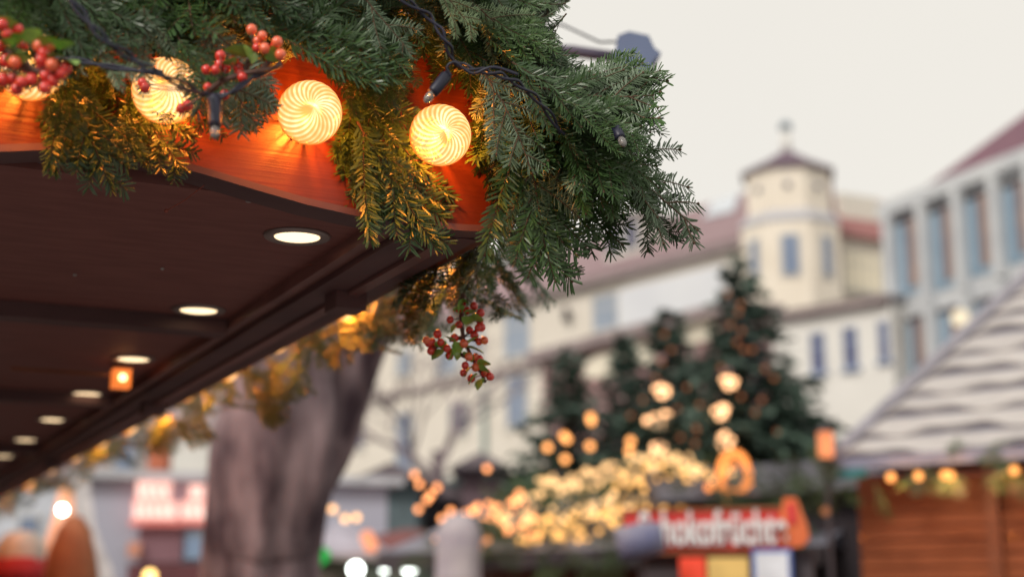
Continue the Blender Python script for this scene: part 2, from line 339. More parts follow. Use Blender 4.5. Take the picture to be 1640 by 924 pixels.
def branch_data(seed, L=.17, nside=7, dens=1., curl=0.):
    r = np.random.RandomState(seed)
    stems = []                                             # (points, base radius)
    n = 24; main = np.zeros((n, 3)); ang = 0; dz = 0
    for i in range(1, n):
        ang += curl / n + r.normal(0, .02); dz += r.normal(0, .01)
        main[i] = main[i - 1] + np.array([math.cos(ang), math.sin(ang), dz]) * L / (n - 1)
    stems.append((main, .0016))
    side = 1
    for k in range(nside):
        u = .12 + .74 * k / max(1, nside - 1) + r.uniform(-.03, .03); i0 = int(u * (n - 1)); side = -side
        d = main[min(i0 + 1, n - 1)] - main[i0 - 1]; d /= np.linalg.norm(d)
        a = side * r.uniform(.65, .95); c_, s_ = math.cos(a), math.sin(a)
        dd = np.array([d[0] * c_ - d[1] * s_, d[0] * s_ + d[1] * c_, r.uniform(-.2, .12)]); ln = L * (1 - u) * r.uniform(.5, .72) + L * .12
        m = 12; pts = np.zeros((m, 3)); pts[0] = main[i0]
        for j in range(1, m):
            dd = dd + d * .035; dd /= np.linalg.norm(dd); dd[2] += r.normal(0, .012); pts[j] = pts[j - 1] + dd * ln / (m - 1)
        stems.append((pts, .0011))
    V = []; F = []; MI = []; nv = 0
    for pts, rad in stems:
        m = MB(); m.tube(pts, [rad * (1 - .45 * i / (len(pts) - 1)) for i in range(len(pts))], 5); m.ball(pts[-1], .0021, 6)
        V.append(np.array([tuple(v) for v in m.v])); F += [tuple(i + nv for i in q) for q in m.f]; MI += [2] * len(m.f); nv += len(m.v)
        seg = np.linalg.norm(np.diff(pts, axis=0), axis=1); cum = np.r_[0, np.cumsum(seg)]; tot = cum[-1]
        N = int(tot / .00135 * dens)
        for q in range(N):
            s = tot * (.03 + .97 * (q + r.uniform(-.4, .4)) / N); s = min(max(s, 0), tot * .999)
            i = int(np.searchsorted(cum, s)) - 1; i = max(0, min(i, len(pts) - 2)); fr = (s - cum[i]) / seg[i]
            p = pts[i] * (1 - fr) + pts[i + 1] * fr; T = (pts[i + 1] - pts[i]) / seg[i]
            S = np.cross([0, 0, 1.], T); S /= np.linalg.norm(S); U = np.cross(T, S)
            sd = 1 if q % 2 else -1; tipf = s / tot
            el = r.choice([r.uniform(-.15, .25), r.uniform(.2, .9), r.uniform(.9, 1.5)], p=[.50, .35, .15])
            fw = r.uniform(.30, .70) + .75 * max(0, tipf - .8) / .2 * r.uniform(.4, 1)
            d = (S * sd * math.cos(el) + U * math.sin(el)) * math.cos(fw) + T * math.sin(fw); d += r.normal(0, .09, 3); d /= np.linalg.norm(d)
            ln = r.uniform(.0140, .0210) * (1 - .30 * max(0, tipf - .85) / .15) * (.75 + .25 * min(1, tipf / .1)); wd = r.uniform(.00092, .00128)
            W = np.cross(d, U * 1.0 + S * .25 * sd); W /= (np.linalg.norm(W) + 1e-9); H = np.cross(W, d); H = H * (1 if H @ U > 0 else -1)
            bend = (T * r.uniform(.0, .16) + U * r.uniform(-.05, .10)) * ln
            st = []
            for u, k in ((0, .5), (.45, 1.), (.86, .85)):
                c = p + d * ln * u + bend * u * u
                st += [c + W * wd * k + H * .0002, c - W * wd * k + H * .0002, c - H * wd * .55 * k]
            st.append(p + d * ln + bend); V.append(np.array(st)); b = nv; nv += 10
            for a in (0, 3):
                F += [(b + a, b + a + 3, b + a + 4, b + a + 1), (b + a + 1, b + a + 4, b + a + 5, b + a + 2), (b + a + 2, b + a + 5, b + a + 3, b + a)]; MI += [0, 1, 1]
            F += [(b + 6, b + 9, b + 7), (b + 7, b + 9, b + 8), (b + 8, b + 9, b + 6)]; MI += [0, 1, 1]
    return np.concatenate(V), F, MI
BR = []; BD = []
for i in range(8):
    V, F, MI = branch_data(100 + i, .17, [8, 7, 9, 6, 8, 7, 4, 5][i], 1.1, [0, .35, -.35, .2, -.5, .6, .1, -.2][i]); BD.append((V, F, MI))
    me = bpy.data.meshes.new('fir_branch'); me.from_pydata(V.tolist(), [], F)
    for m in NM: me.materials.append(m)
    me.polygons.foreach_set('material_index', MI); me.update(); BR.append(me)
# a lighter mesh for far / blurred garlands
LO = []
for i in range(3):
    V, F, MI = branch_data(200 + i, .17, 6, .5, 0); me = bpy.data.meshes.new('fir_branch'); me.from_pydata(V.tolist(), [], F)
    for m in NM: me.materials.append(m)
    me.polygons.foreach_set('material_index', MI); me.update(); LO.append((me, V, F, MI))
def frame(A, B, roll=0., flip=False):
    A = Vector(A); B = Vector(B); X = (B - A).normalized(); view = (Vector((0, 0, CAMZ)) - A).normalized()
    Z = view * .75 + Vector((0, 0, 1)) * .6; Z = (Z - X * Z.dot(X)).normalized(); Z.rotate(Quaternion(X, roll))
    if flip: Z = -Z
    Y = Z.cross(X); M = Matrix((X, Y, Z)).transposed().to_4x4(); s = (B - A).length / .165
    return Matrix.Translation(A) @ M @ Matrix.Scale(s, 4)
def put(A, B, parent, roll=0., flip=False, var=None):
    o = bpy.data.objects.new('fir_branch', BR[rnd.randrange(8) if var is None else var]); C.objects.link(o)
    o.parent = parent; o.matrix_world = frame(A, B, roll, flip); return o
def fill(name, specs, parent, source=None):                # many small hidden twigs as ONE part
    V = []; F = []; MI = []; nv = 0
    for M in specs:
        v, f_, mi = (BD[rnd.randrange(8)] if source is None else source[rnd.randrange(len(source))])
        Mn = np.array(M); V.append(v @ Mn[:3, :3].T + Mn[:3, 3]); F += [tuple(i + nv for i in q) for q in f_]; MI += mi; nv += len(v)
    V = np.concatenate(V); me = bpy.data.meshes.new(name); me.from_pydata(V.tolist(), [], F)
    for m in NM: me.materials.append(m)
    me.polygons.foreach_set('material_index', MI); me.update(); o = bpy.data.objects.new(name, me); C.objects.link(o); o.parent = parent; o['kind'] = 'stuff'; return o
def fd(px, off=-.06):                                      # camera depth of the garland plane under pixel column px
    q = loc2w(onf(px, 150, off)); return (q - Vector((0, 0, CAMZ))).dot(Vector((0, cp, sp)))

def clear(x0, y0, x1, y1, m=92):
    for bx, by in ((496, 181), (705, 217)):
        for k in range(9):
            u = k / 8; 
            if math.hypot(x0 + (x1 - x0) * u - bx, y0 + (y1 - y0) * u - by) < m: return False
    return True
gar = empty('fir_garland', label='thick green fir garland along the front board above the glowing bulbs', cat='garland')
cor = empty('fir_bunch', label='large fir bunch spilling past the right end of the stall roof', cat='fir bunch')
# hand placed sprays: (x0,y0,x1,y1, off0, off1, roll, flip, variant)
G = [(105, 118, 175, 300, -.05, -.06, .2, 0, 0), (150, 120, 120, 262, -.03, -.04, -.3, 0, 3), (205, 130, 258, 286, -.04, -.06, .1, 0, 1), (180, 110, 215, 250, -.03, -.05, .5, 0, 4),
     (585, 120, 605, 290, -.03, -.05, -.2, 0, 2), (580, 215, 640, 345, -.05, -.06, .3, 0, 4), (650, 310, 695, 372, -.05, -.06, .2, 0, 7), (545, 110, 575, 240, -.03, -.04, .3, 0, 0), (130, 150, 160, 265, -.04, -.05, .3, 0, 2), (215, 150, 228, 262, -.04, -.05, -.3, 0, 0), (100, 150, 118, 250, -.04, -.05, .4, 0, 7),
     (560, 105, 640, 300, -.04, -.05, .1, 0, 1), (572, 195, 690, 392, -.05, -.06, 0, 0, 0), (575, 150, 600, 290, -.04, -.04, .4, 0, 4),
     (325, 20, 385, 205, -.13, -.13, .3, 1, 2), (230, 10, 250, 120, -.14, -.14, .0, 1, 1), (285, 60, 345, 160, -.15, -.15, .2, 0, 5),
     (395, 45, 640, 60, -.14, -.13, .1, 0, 2), (430, 20, 590, 88, -.13, -.12, .2, 0, 0), (560, -30, 660, 75, -.14, -.14, .2, 1, 6), (690, -30, 765, 45, -.15, -.15, .1, 1, 3),
     (330, -40, 470, 40, -.15, -.15, .2, 0, 1), (150, -40, 120, 90, -.14, -.14, .2, 0, 0), (20, -50, 60, 70, -.14, -.14, 0, 0, 2), (60, -40, 235, 60, -.15, -.14, .3, 0, 3),
     (-60, 10, 90, 60, -.12, -.12, .2, 0, 1), (130, 70, 240, 130, -.14, -.15, .2, 1, 6), (600, 70, 640, 160, -.10, -.10, .3, 0, 2), (650, 60, 590, 160, -.09, -.1, .2, 0, 5),
     (345, 100, 330, 215, -.07, -.08, .1, 0, 3), (385, 100, 410, 205, -.07, -.08, .4, 0, 2), (520, 90, 620, 170, -.08, -.09, .1, 0, 0),
     (270, 90, 250, 190, -.07, -.08, .1, 0, 1), (85, 90, 130, 210, -.07, -.07, 0, 0, 2)]
for (x0, y0, x1, y1, o0, o1, rl, fl, va) in G:
    if clear(x0, y0, x1, y1, 72): put(P(x0, y0, fd(x0, o0)), P(x1, y1, fd(x1, o1)), gar, rl, bool(fl), va)
for i in range(76):                                        # upper mass
    x = rnd.uniform(-120, 800); y = rnd.uniform(-110, 62) ; a = rnd.gauss(.7, .75); l = rnd.uniform(130, 210)
    if x < 560 and rnd.random() < .45: a = math.pi - a * .8
    x1 = x + math.cos(a) * l; y1 = min(y + math.sin(a) * l * .75, 150)
    if not clear(x, y, x1, y1, 100): continue
    put(P(x, y, fd(x, rnd.uniform(-.12, -.04))), P(x1, y1, fd(x1, rnd.uniform(-.15, -.07))), gar, rnd.uniform(-.6, .6), rnd.random() < .18)
spec = []
for i in range(95):
    x = rnd.uniform(-220, 800); y = rnd.uniform(-150, 70); a = rnd.uniform(-.6, math.pi + .6); l = rnd.uniform(110, 180)
    x1 = x + math.cos(a) * l; y1 = min(y + math.sin(a) * l * .6, 120)
    if not clear(x, y, x1, y1, 95): continue
    spec.append(frame(P(x, y, fd(x, rnd.uniform(-.05, .06))), P(x1, y1, fd(x1, rnd.uniform(-.07, .04))), rnd.uniform(-1.2, 1.2)))
for i in range(26):                                        # short needles close round the bulbs
    x = rnd.choice([rnd.uniform(-20, 640), rnd.uniform(600, 700)]); y = 105 + .12 * x + rnd.uniform(-22, 4); x1 = x + rnd.uniform(-60, 60); y1 = y + rnd.uniform(10, 34)
    if not clear(x, y - 30, x1, y1, 74): continue
    spec.append(frame(P(x, y - 30, fd(x, -.03)), P(x1, y1, fd(x1, -.05)), rnd.uniform(-.8, .8)))
fill('inner_foliage', spec, gar)

# right end bunch: outline sprays, then the mass
K = [(750, -30, 862, 14, 1.46, 1.46, .2, 0, 0), (730, 25, 865, 58, 1.44, 1.46, .2, 0, 2), (780, 70, 888, 112, 1.42, 1.44, .1, 0, 1), (880, 130, 1048, 128, 1.46, 1.46, .1, 0, 0), (860, 140, 1042, 175, 1.42, 1.44, .2, 1, 2),
     (880, 150, 1048, 225, 1.44, 1.46, -.2, 0, 1), (880, 180, 1020, 275, 1.42, 1.44, .2, 0, 4), (900, 210, 1005, 335, 1.44, 1.46, .1, 0, 0), (950, 230, 1118, 352, 1.46, 1.5, .0, 1, 3), (930, 200, 1050, 300, 1.44, 1.46, .1, 0, 0), (900, 160, 1035, 215, 1.40, 1.42, .1, 0, 2), (940, 260, 1030, 340, 1.45, 1.47, .2, 0, 1), (930, 120, 1040, 150, 1.45, 1.46, .1, 0, 6), (975, 260, 1070, 395, 1.5, 1.52, .5, 0, 6),
     (825, 215, 885, 445, 1.46, 1.48, .1, 0, 0), (840, 230, 905, 400, 1.45, 1.47, .6, 1, 1), (880, 240, 950, 415, 1.5, 1.52, .2, 0, 5), (848, 260, 850, 395, 1.47, 1.48, -.3, 1, 3), 
     (930, 240, 985, 340, 1.47, 1.48, .3, 0, 2), (770, 110, 880, 245, 1.41, 1.42, .1, 1, 1), (820, 100, 965, 190, 1.40, 1.42, .1, 0, 3), (790, 30, 880, 100, 1.42, 1.43, .1, 0, 5),
     (845, 190, 855, 320, 1.47, 1.48, .2, 0, 2), (825, 190, 870, 330, 1.45, 1.47, .3, 0, 1), (860, 300, 895, 440, 1.5, 1.5, .3, 0, 3)]
for (x0, y0, x1, y1, d0, d1, rl, fl, va) in K:
    if clear(x0, y0, x1, y1, 66): put(P(x0, y0, d0), P(x1, y1, d1), cor, rl, bool(fl), va)
def inside(x, y):                                          # rough outline of the bunch
    top = np.interp(x, [700, 800, 850, 890, 915, 940, 1010, 1040], [-60, -10, 70, 115, 150, 175, 180, 205]); bot = np.interp(x, [700, 780, 830, 880, 940, 1000, 1045], [150, 300, 380, 400, 330, 290, 240]); return top < y < bot and x < 1040
cnt = 0
while cnt < 62:
    x = rnd.uniform(690, 980); y = rnd.uniform(-90, 290); a = rnd.gauss(.75, .6); l = rnd.uniform(110, 185); x1 = x + math.cos(a) * l; y1 = y + math.sin(a) * l
    if not inside(x1, y1) or (y > 60 and not inside(x, y)) or not clear(x, y, x1, y1, 88): continue
    if x1 < 815 and y1 > 200: continue
    put(P(x, y, rnd.uniform(1.42, 1.56)), P(x1, y1, rnd.uniform(1.41, 1.56)), cor, rnd.uniform(-.7, .7), rnd.random() < .22); cnt += 1
spec = []; cnt = 0
while cnt < 75:
    x = rnd.uniform(690, 960); y = rnd.uniform(-90, 290); a = rnd.uniform(-.5, 2.6); l = rnd.uniform(90, 150); x1 = x + math.cos(a) * l; y1 = y + math.sin(a) * l
    if not inside(x1 + 15, y1 + 10) or (y > 60 and not inside(x, y)) or not clear(x, y, x1, y1, 80): continue
    if x1 < 810 and y1 > 210: continue
    spec.append(frame(P(x, y, rnd.uniform(1.50, 1.64)), P(x1, y1, rnd.uniform(1.50, 1.66)), rnd.uniform(-1.2, 1.2))); cnt += 1
fill('inner_foliage', spec, cor)

# garland on the long receding side
sg = empty('fir_garland', label='fir garland lit orange along the receding right eave', cat='garland')
H = [(785, 385, 655, 455, 1.65, 1.71, 0, 0, 0), (775, 395, 745, 470, 1.65, 1.71, .3, 0, 1), (790, 380, 720, 480, 1.67, 1.73, .3, 0, 2), (800, 395, 870, 455, 1.92, 2.04, .2, 1, 3), (780, 400, 830, 480, 1.92, 2.04, .2, 0, 0),
     (700, 440, 650, 545, 1.79, 1.87, .1, 0, 4), (730, 430, 690, 520, 1.81, 1.89, .4, 0, 3), (740, 390, 770, 480, 1.69, 1.75, .2, 0, 5), (690, 420, 640, 480, 1.75, 1.81, .1, 0, 1), (790, 370, 760, 430, 1.63, 1.67, .5, 0, 2)]
for (x0, y0, x1, y1, d0, d1, rl, fl, va) in H: put(P(x0, y0, d0), P(x1, y1, d1), sg, rl, bool(fl), va)
for i in range(88):
    a = .12 + 6.8 * (i / 88.) ** 1.35 + rnd.uniform(-.08, .08); x = rnd.uniform(.075, .13); z = ZB + rnd.uniform(.0, .10)
    A = loc2w((x, a, z)); dx = rnd.uniform(-.03, .06); dy = rnd.uniform(-.07, .10); dz = -rnd.uniform(.01, .06) if rnd.random() < .7 else .04
    B = loc2w((x + dx, a + dy, z + dz)); l = (B - A).length; B = A + (B - A) / l * rnd.uniform(.07, .11)
    o = put(A, B, sg, rnd.uniform(-1, 1), rnd.random() < .2, None)
    if a > 2: o.data = LO[rnd.randrange(3)][0]
spec = []
for i in range(210):
    a = -.02 + 7.0 * i / 210. + rnd.uniform(-.06, .06); A = Vector((rnd.uniform(.09, .15), a, ZB + rnd.uniform(.015, .22))); B = A + Vector((rnd.uniform(-.01, .07), rnd.uniform(-.1, .1), rnd.uniform(-.04, .06)))
    A = loc2w(A); B = loc2w(B); B = A + (B - A).normalized() * .10; spec.append(frame(A, B, rnd.uniform(-1.2, 1.2)))
fill('inner_foliage', spec, sg, [(v, f_, mi) for (_, v, f_, mi) in LO])

# ------------------------------------------------------------------ berry picks
M_berry = mat('red_berry', (.80, .050, .030), .22, (.60, .022, .018), 40, spec=.6, coat=.5)
M_berryo = mat('orange_berry', (.95, .20, .08), .22, (.8, .10, .04), 60, spec=.6, coat=.5)
M_leaf = mat('berry_leaf', (.36, .56, .12), .45, (.20, .38, .07), 60)
M_stem = mat('berry_stem', (.12, .06, .045), .7)
bm_ = MB().ball((0, 0, 0), 1., 16); bo_ = bm_.build('berry', M_berry, None, True); BME = bo_.data; bpy.data.objects.remove(bo_); BME2 = BME.copy(); BME2.materials[0] = M_berryo
def leaf_mesh(A, B, wd, m, k=0):
    A = Vector(A); B = Vector(B); X = B - A; L_ = X.length; X.normalize(); view = (Vector((0, 0, CAMZ)) - A).normalized(); view.rotate(Quaternion(X, k)); Y = view.cross(X).normalized(); Z = X.cross(Y)
    vs = []; fs = []
    prf = [(0, .12), (.25, .75), (.5, 1), (.75, .8), (1, .08)]
    for u, s in prf:
        c = A + X * L_ * u + Z * (-.18 * L_ * u * u)
        for t_, h in ((-1, .22), (0, 0), (1, .22)):
            vs.append(c + Y * wd * s * t_ + Z * h * wd * s)
        for t_, h in ((-1, .22), (0, 0), (1, .22)): vs.append(c + Y * wd * s * t_ * .98 + Z * (h * wd * s - .0004))
    for i in range(4):
        a = i * 6
        for j in (0, 1): fs += [(a + j, a + j + 6, a + j + 7, a + j + 1), (a + 3 + j, a + 4 + j, a + 10 + j, a + 9 + j)]
    return vs, fs
def berry_pick(label, stems, berries, leaves, rad, d):
    c = P(*stems[0][0], d); e = empty('berry_sprig', c, label=label, cat='berry sprig', group='red berry sprigs in the fir')
    s = MB()
    for st in stems: s.tube([P(x, y, d + .004 * math.sin(i * 2.1)) - c for i, (x, y) in enumerate(st)], [.0030 * (1 - .5 * i / len(st)) for i in range(len(st))], 7)
    for b in berries:
        x, y = b[0], b[1]; j = min((q for st in stems for q in st), key=lambda q: (q[0] - x) ** 2 + (q[1] - y) ** 2)
        s.tube([P(*j, d) - c, P(x, y, d - .004) - c], .0006, 5)
    s.build('stem', M_stem, e, True)
    for i, b in enumerate(berries):
        o = bpy.data.objects.new('berry', BME2 if (b[2] if len(b) > 2 else 0) else BME); C.objects.link(o); o.parent = e
        o.location = P(b[0], b[1], d + rnd.uniform(-.012, .004)) - c; r = rad * rnd.uniform(.88, 1.12); o.scale = (r, r, r * 1.05)
    for (x0, y0, x1, y1, wd) in leaves:
        v, f_ = leaf_mesh(P(x0, y0, d - .004) - c, P(x1, y1, d - .010) - c, wd * 1.8, M_leaf, rnd.uniform(-.5, .5)); mesh_obj('leaf', v, f_, M_leaf, e, smooth=True)
    return e
berry_pick('red berries with yellow-green leaves hanging free below the eave',
    [[(742, 470), (738, 510), (742, 545), (757, 575), (772, 600), (777, 612)], [(748, 572), (725, 562), (705, 555)], [(742, 540), (720, 545)]],
    [(741, 487), (759, 490), (765, 507, 1), (769, 516), (771, 524), (721, 512), (766, 525), (752, 529), (776, 545, 1), (701, 535), (687, 549), (683, 545, 1), (690, 562), (693, 557), (716, 558), (728, 541), (743, 550, 1), (751, 571, 1), (762, 571, 1), (768, 575), (776, 598), (785, 603), (742, 597), (755, 606), (780, 596, 1), (735, 495), (767, 547), (692, 548), (770, 501), (748, 497), (760, 537), (735, 520), (720, 570), (745, 585), (762, 588, 1), (706, 548)],
    [(745, 480, 730, 500, .006), (752, 512, 775, 508, .005), (725, 555, 735, 575, .006), (765, 598, 748, 612, .006), (750, 550, 765, 535, .006), (740, 500, 728, 490, .005), (745, 505, 762, 494, .005), (738, 515, 720, 530, .005), (745, 520, 755, 505, .005), (730, 552, 715, 535, .005), (712, 558, 698, 545, .005), (712, 560, 690, 572, .006), (745, 555, 776, 560, .006), (738, 565, 728, 545, .004), (755, 580, 745, 560, .005), (758, 585, 740, 600, .005), (765, 585, 785, 578, .006), (775, 605, 762, 622, .005), (722, 560, 718, 575, .004), (765, 590, 785, 592, .005), (740, 480, 755, 488, .004)], .0047, 1.66)
berry_pick('dense red berries in front of the bulb at the far left',
    [[(-20, 60), (20, 90), (60, 115), (110, 118)], [(20, 90), (50, 60)], [(30, 100), (70, 140)]],
    [(4, 40), (29, 48), (12, 55), (37, 73), (62, 74, 1), (79, 73, 1), (70, 86), (24, 100, 1), (66, 108), (84, 104, 1), (105, 110), (20, 126), (35, 132), (73, 122), (84, 130), (27, 143), (42, 118), (10, 98), (65, 97), (0, 75), (98, 118), (72, 141), (5, 128), (50, 128)],
    [(20, 75, 5, 60, .006), (30, 70, 15, 52, .006), (55, 70, 42, 45, .005), (70, 75, 90, 58, .006), (95, 80, 110, 62, .006), (80, 95, 100, 82, .005), (100, 95, 122, 98, .006), (30, 105, 22, 85, .006), (45, 120, 45, 138, .005), (15, 80, 30, 80, .006), (5, 50, 12, 25, .006)], .0047, 1.10)
berry_pick('two clusters of red and salmon berries beside a pale curled leaf',
    [[(330, 150), (355, 130), (390, 118), (430, 112), (452, 105)], [(390, 118), (405, 85)], [(420, 112), (440, 90)]],
    [(403, 48, 1), (420, 58, 1), (412, 66, 1), (411, 77), (424, 78, 1), (444, 68, 1), (449, 88, 1), (353, 90), (352, 104), (373, 97, 1), (362, 110), (385, 117), (333, 140), (388, 124), (345, 112), (360, 152), (300, 170), (228, 133), (232, 141), (290, 174), (382, 108), (330, 112), (441, 74)],
    [(400, 92, 362, 74, .006), (392, 72, 408, 98, .006), (425, 95, 445, 85, .005), (435, 90, 440, 72, .004), (415, 72, 428, 88, .004), (375, 105, 360, 95, .005)], .0044, 1.22)

# ------------------------------------------------------------------ cables, sockets and clear mini bulbs
M_cab = mat('navy_cable', (.012, .013, .036), .45, (.008, .009, .022), 20)
M_clear = mat('clear_mini_bulb', (.75, .72, .7), .08, trans=.75, spec=.8)
def smooth(pts, n=8):
    out = []
    for i in range(len(pts) - 1):
        p0 = pts[max(i - 1, 0)]; p1 = pts[i]; p2 = pts[i + 1]; p3 = pts[min(i + 2, len(pts) - 1)]
        for k in range(n):
            t_ = k / n; out.append(.5 * ((2 * p1) + (p2 - p0) * t_ + (2 * p0 - 5 * p1 + 4 * p2 - p3) * t_ ** 2 + (3 * p1 - p0 - 3 * p2 + p3) * t_ ** 3))
    out.append(pts[-1]); return out
def cable(label, path, sockets, twist=.0024, rad=.0015):
    pts = smooth([P(x, y, d) for x, y, d in path], 16); e = empty('light_cable', pts[0], label=label, cat='cable', group='string light cables over the fir')
    for ph in (0, math.pi):
        q = [p - pts[0] + Vector((math.cos(i * .24 + ph), 0, math.sin(i * .24 + ph))) * twist for i, p in enumerate(pts)]
        MB().tube(q, rad, 8).build('wire', M_cab, e, True)
    for (x0, y0, x1, y1, d) in sockets:
        A = P(x0, y0, d) - pts[0]; B = P(x1, y1, d - .01) - pts[0]; X = (B - A).normalized()
        k = MB().tube([A, A + (B - A) * .15, B - (B - A) * .12, B], [.0035, .0058, .0055, .0048], 12).build('socket', M_cab, e, True)
        MB().tube([B, B + X * .004, B + X * .009, B + X * .012], [.0034, .0042, .0034, .0008], 10).build('mini_bulb', M_clear, e, True)
    return e
cable('dark blue twisted light cable crossing the fir at the upper left', [(90, -30, 1.10), (130, 20, 1.10), (165, 60, 1.10), (215, 95, 1.11), (262, 122, 1.12), (330, 152, 1.19)], [(343, 152, 344, 203, 1.20)])
cable('dark cable strand running level behind the left berries', [(60, 88, 1.2), (120, 96, 1.2), (180, 108, 1.2), (262, 118, 1.2)], [], .0015)
cable('dark cable strand from the middle berries toward the second bulb', [(335, 158, 1.2), (370, 148, 1.2), (410, 122, 1.22), (450, 104, 1.24)], [], .0015)
cable('dark blue twisted light cable knotted above the right bulb', [(600, -20, 1.30), (650, 2, 1.30), (690, 30, 1.31), (714, 65, 1.31), (730, 100, 1.32), (765, 112, 1.32), (800, 120, 1.33), (835, 138, 1.34), (870, 170, 1.36), (900, 215, 1.40)], [(718, 118, 692, 150, 1.32), (985, 205, 994, 222, 1.41)])
MB_k = MB().tube(smooth([P(x, y, 1.315) for x, y in [(722, 122), (716, 108), (728, 100), (745, 112), (760, 118), (790, 108), (830, 120)]]), .0014, 8).build('cable_loop', M_cab, None, True); tag(MB_k, 'loose cable loop knotted round the dark cable', 'cable')

# ------------------------------------------------------------------ spotlight boom above the roof
M_blue = mat('blue_grey_metal', (.12, .16, .28), .6, (.10, .13, .22), 4)
bo = P(1010, 92, 2.6); be = empty('spotlight', bo, label='blurred blue-grey spotlight on an arm against the sky, right of the fir', cat='spotlight')
vs = []; hexa = [(-.034, -.02), (-.026, .026), (-.006, .034), (.030, .026), (.040, .002), (.052, -.008), (.036, -.024), (.030, -.045), (-.020, -.045)]
m = MB(); n_ = len(hexa); m.add([(x, -.04, z) for x, z in hexa] + [(x * .9, .05, z * .9) for x, z in hexa], [tuple(range(n_)), tuple(range(2 * n_ - 1, n_ - 1, -1))] + [(i, n_ + i, n_ + (i + 1) % n_, (i + 1) % n_) for i in range(n_)])
m.build('housing', M_blue, be)
m = MB(); m.tube([(-.03, 0, 0), P(915, 82, 2.6) - bo, P(800, 80, 2.6) - bo], .011, 10); m.build('arm', mat('mauve_metal', (.13, .11, .17), .6), be, True)
MB().tube([(-.02, 0, .03), P(960, 68, 2.6) - bo, P(900, 40, 2.6) - bo, P(820, 40, 2.6) - bo], .0025, 6).build('cable', M_cab, be, True)
MB().tube([P(800, 80, 2.6) - bo, P(700, 130, 2.55) - bo, P(640, 150, 2.5) - bo], .012, 10).build('bracket', M_blue, be, True)
b2 = P(850, -40, 2.6); e2 = empty('mounting_box', b2, label='blue-grey box at the top edge above the fir bunch', cat='box')
MB().box(-.026, .026, -.03, .03, -.05, .12).build('housing', M_blue, e2); MB().tube([(0, .0, -.05), P(845, 60, 2.6) - b2, P(790, 90, 2.6) - b2], .009, 8).build('stem', M_blue, e2)

# ================================================================== BIG TREE TRUNK
M_bark = mat('bark', (.33, .26, .285), .9, (.045, .028, .040), 6.5, (1, 1, .38), bump=1., contrast=.42, detail=5)
tr = empty('bare_tree', P(420, 950, 5.2) * 1, label='large grey-brown forked tree trunk behind the stall eave', cat='tree'); tr.location.z = 0
def trunk(path, d, seg=40, base_ext=True, seed=3):
    pts = [(P(x, y, d), wpx * d / FPX / 2) for x, y, wpx in path]
    if base_ext:
        p, r = pts[0]; pts = [(Vector((p.x + .02, p.y, -.05)), r * 1.75), (Vector((p.x + .01, p.y, .35)), r * 1.3), (Vector((p.x, p.y, .9)), r * 1.08)] + pts
    P3 = smooth([p for p, _ in pts], 10); R3 = smooth([Vector((r, 0, 0)) for _, r in pts], 10)
    m = MB(); m.tube(P3, [r.x for r in R3], seg); c0 = tr.location
    rr = np.random.RandomState(seed); am = rr.uniform(.010, .045, 7); ph = rr.uniform(0, 6.28, 7); fq = [2, 3, 5, 7, 9, 11, 13]
    for i in range(len(P3)):
        for j in range(seg):
            v = m.v[i * seg + j]; q = 2 * math.pi * j / seg; z = v.z
            s = 1 + sum(am[k] * math.sin(fq[k] * q + ph[k] + 1.6 * math.sin(z * (1.2 + k * .5) + k)) for k in range(7)); m.v[i * seg + j] = P3[i] + (v - P3[i]) * s
    m.v = [v - c0 for v in m.v]; return m
trunk([(412, 930, 175), (420, 840, 178), (436, 740, 190), (450, 660, 178), (452, 600, 168), (470, 520, 150), (490, 430, 140), (530, 300, 120), (560, 150, 90), (600, -200, 50)], 5.2, seed=4).build('trunk', M_bark, tr, True)
trunk([(470, 800, 95), (515, 715, 98), (545, 630, 92), (572, 560, 88), (602, 490, 86), (640, 400, 80), (700, 250, 64), (780, 0, 40), (860, -250, 20)], 5.3, base_ext=False, seed=9).build('limb', M_bark, tr, True)
m = MB()
for i in range(26):
    A = P(rnd.uniform(540, 760), rnd.uniform(-500, -150), 5.3); pts = [A - tr.location]; d = Vector((rnd.uniform(-1, 1), rnd.uniform(-1, 1), rnd.uniform(.1, 1))).normalized()
    for k in range(5): d = (d + Vector((rnd.uniform(-.3, .3), rnd.uniform(-.3, .3), rnd.uniform(-.1, .3)))).normalized(); pts.append(pts[-1] + d * .22)
    m.tube(pts, [.018 * (1 - .18 * k) for k in range(6)], 6)
m.build('twigs', M_bark, tr, True)

# ================================================================== BUILDINGS
M_cream = mat('cream_render', (.73, .68, .61), .9, (.67, .62, .55), .9)
M_creamw = mat('pale_warm_render', (.80, .73, .63), .9, (.74, .67, .57), .9)
M_white = mat('white_render', (.74, .73, .70), .9, (.68, .67, .64), .9)
M_stone = mat('pale_stone', (.58, .60, .62), .85, (.50, .52, .55), 1.2)
M_mauve = mat('mauve_roof_tiles', (.30, .21, .22), .85, (.24, .16, .18), 3)
M_redroof = mat('red_roof_tiles', (.34, .16, .15), .85, (.27, .11, .11), 3)
M_purple = mat('purple_red_tiles', (.19, .09, .12), .85, (.14, .07, .1), 3)
M_glass = mat('blue_window_glass', (.22, .28, .40), .15, (.14, .19, .30), .6, spec=.8)
M_glassd = mat('dark_window_glass', (.09, .09, .16), .12, (.05, .05, .1), .6, spec=.8)
M_frame = mat('window_frame_paint', (.62, .6, .56), .6)
M_ledge = mat('weathered_ledge', (.33, .27, .27), .8, (.24, .19, .2), 2)
M_gutter = mat('copper_green_pipe', (.25, .38, .38), .6)
M_drk = mat('dark_shopfront', (.06, .045, .055), .6, (.03, .025, .03), 1)
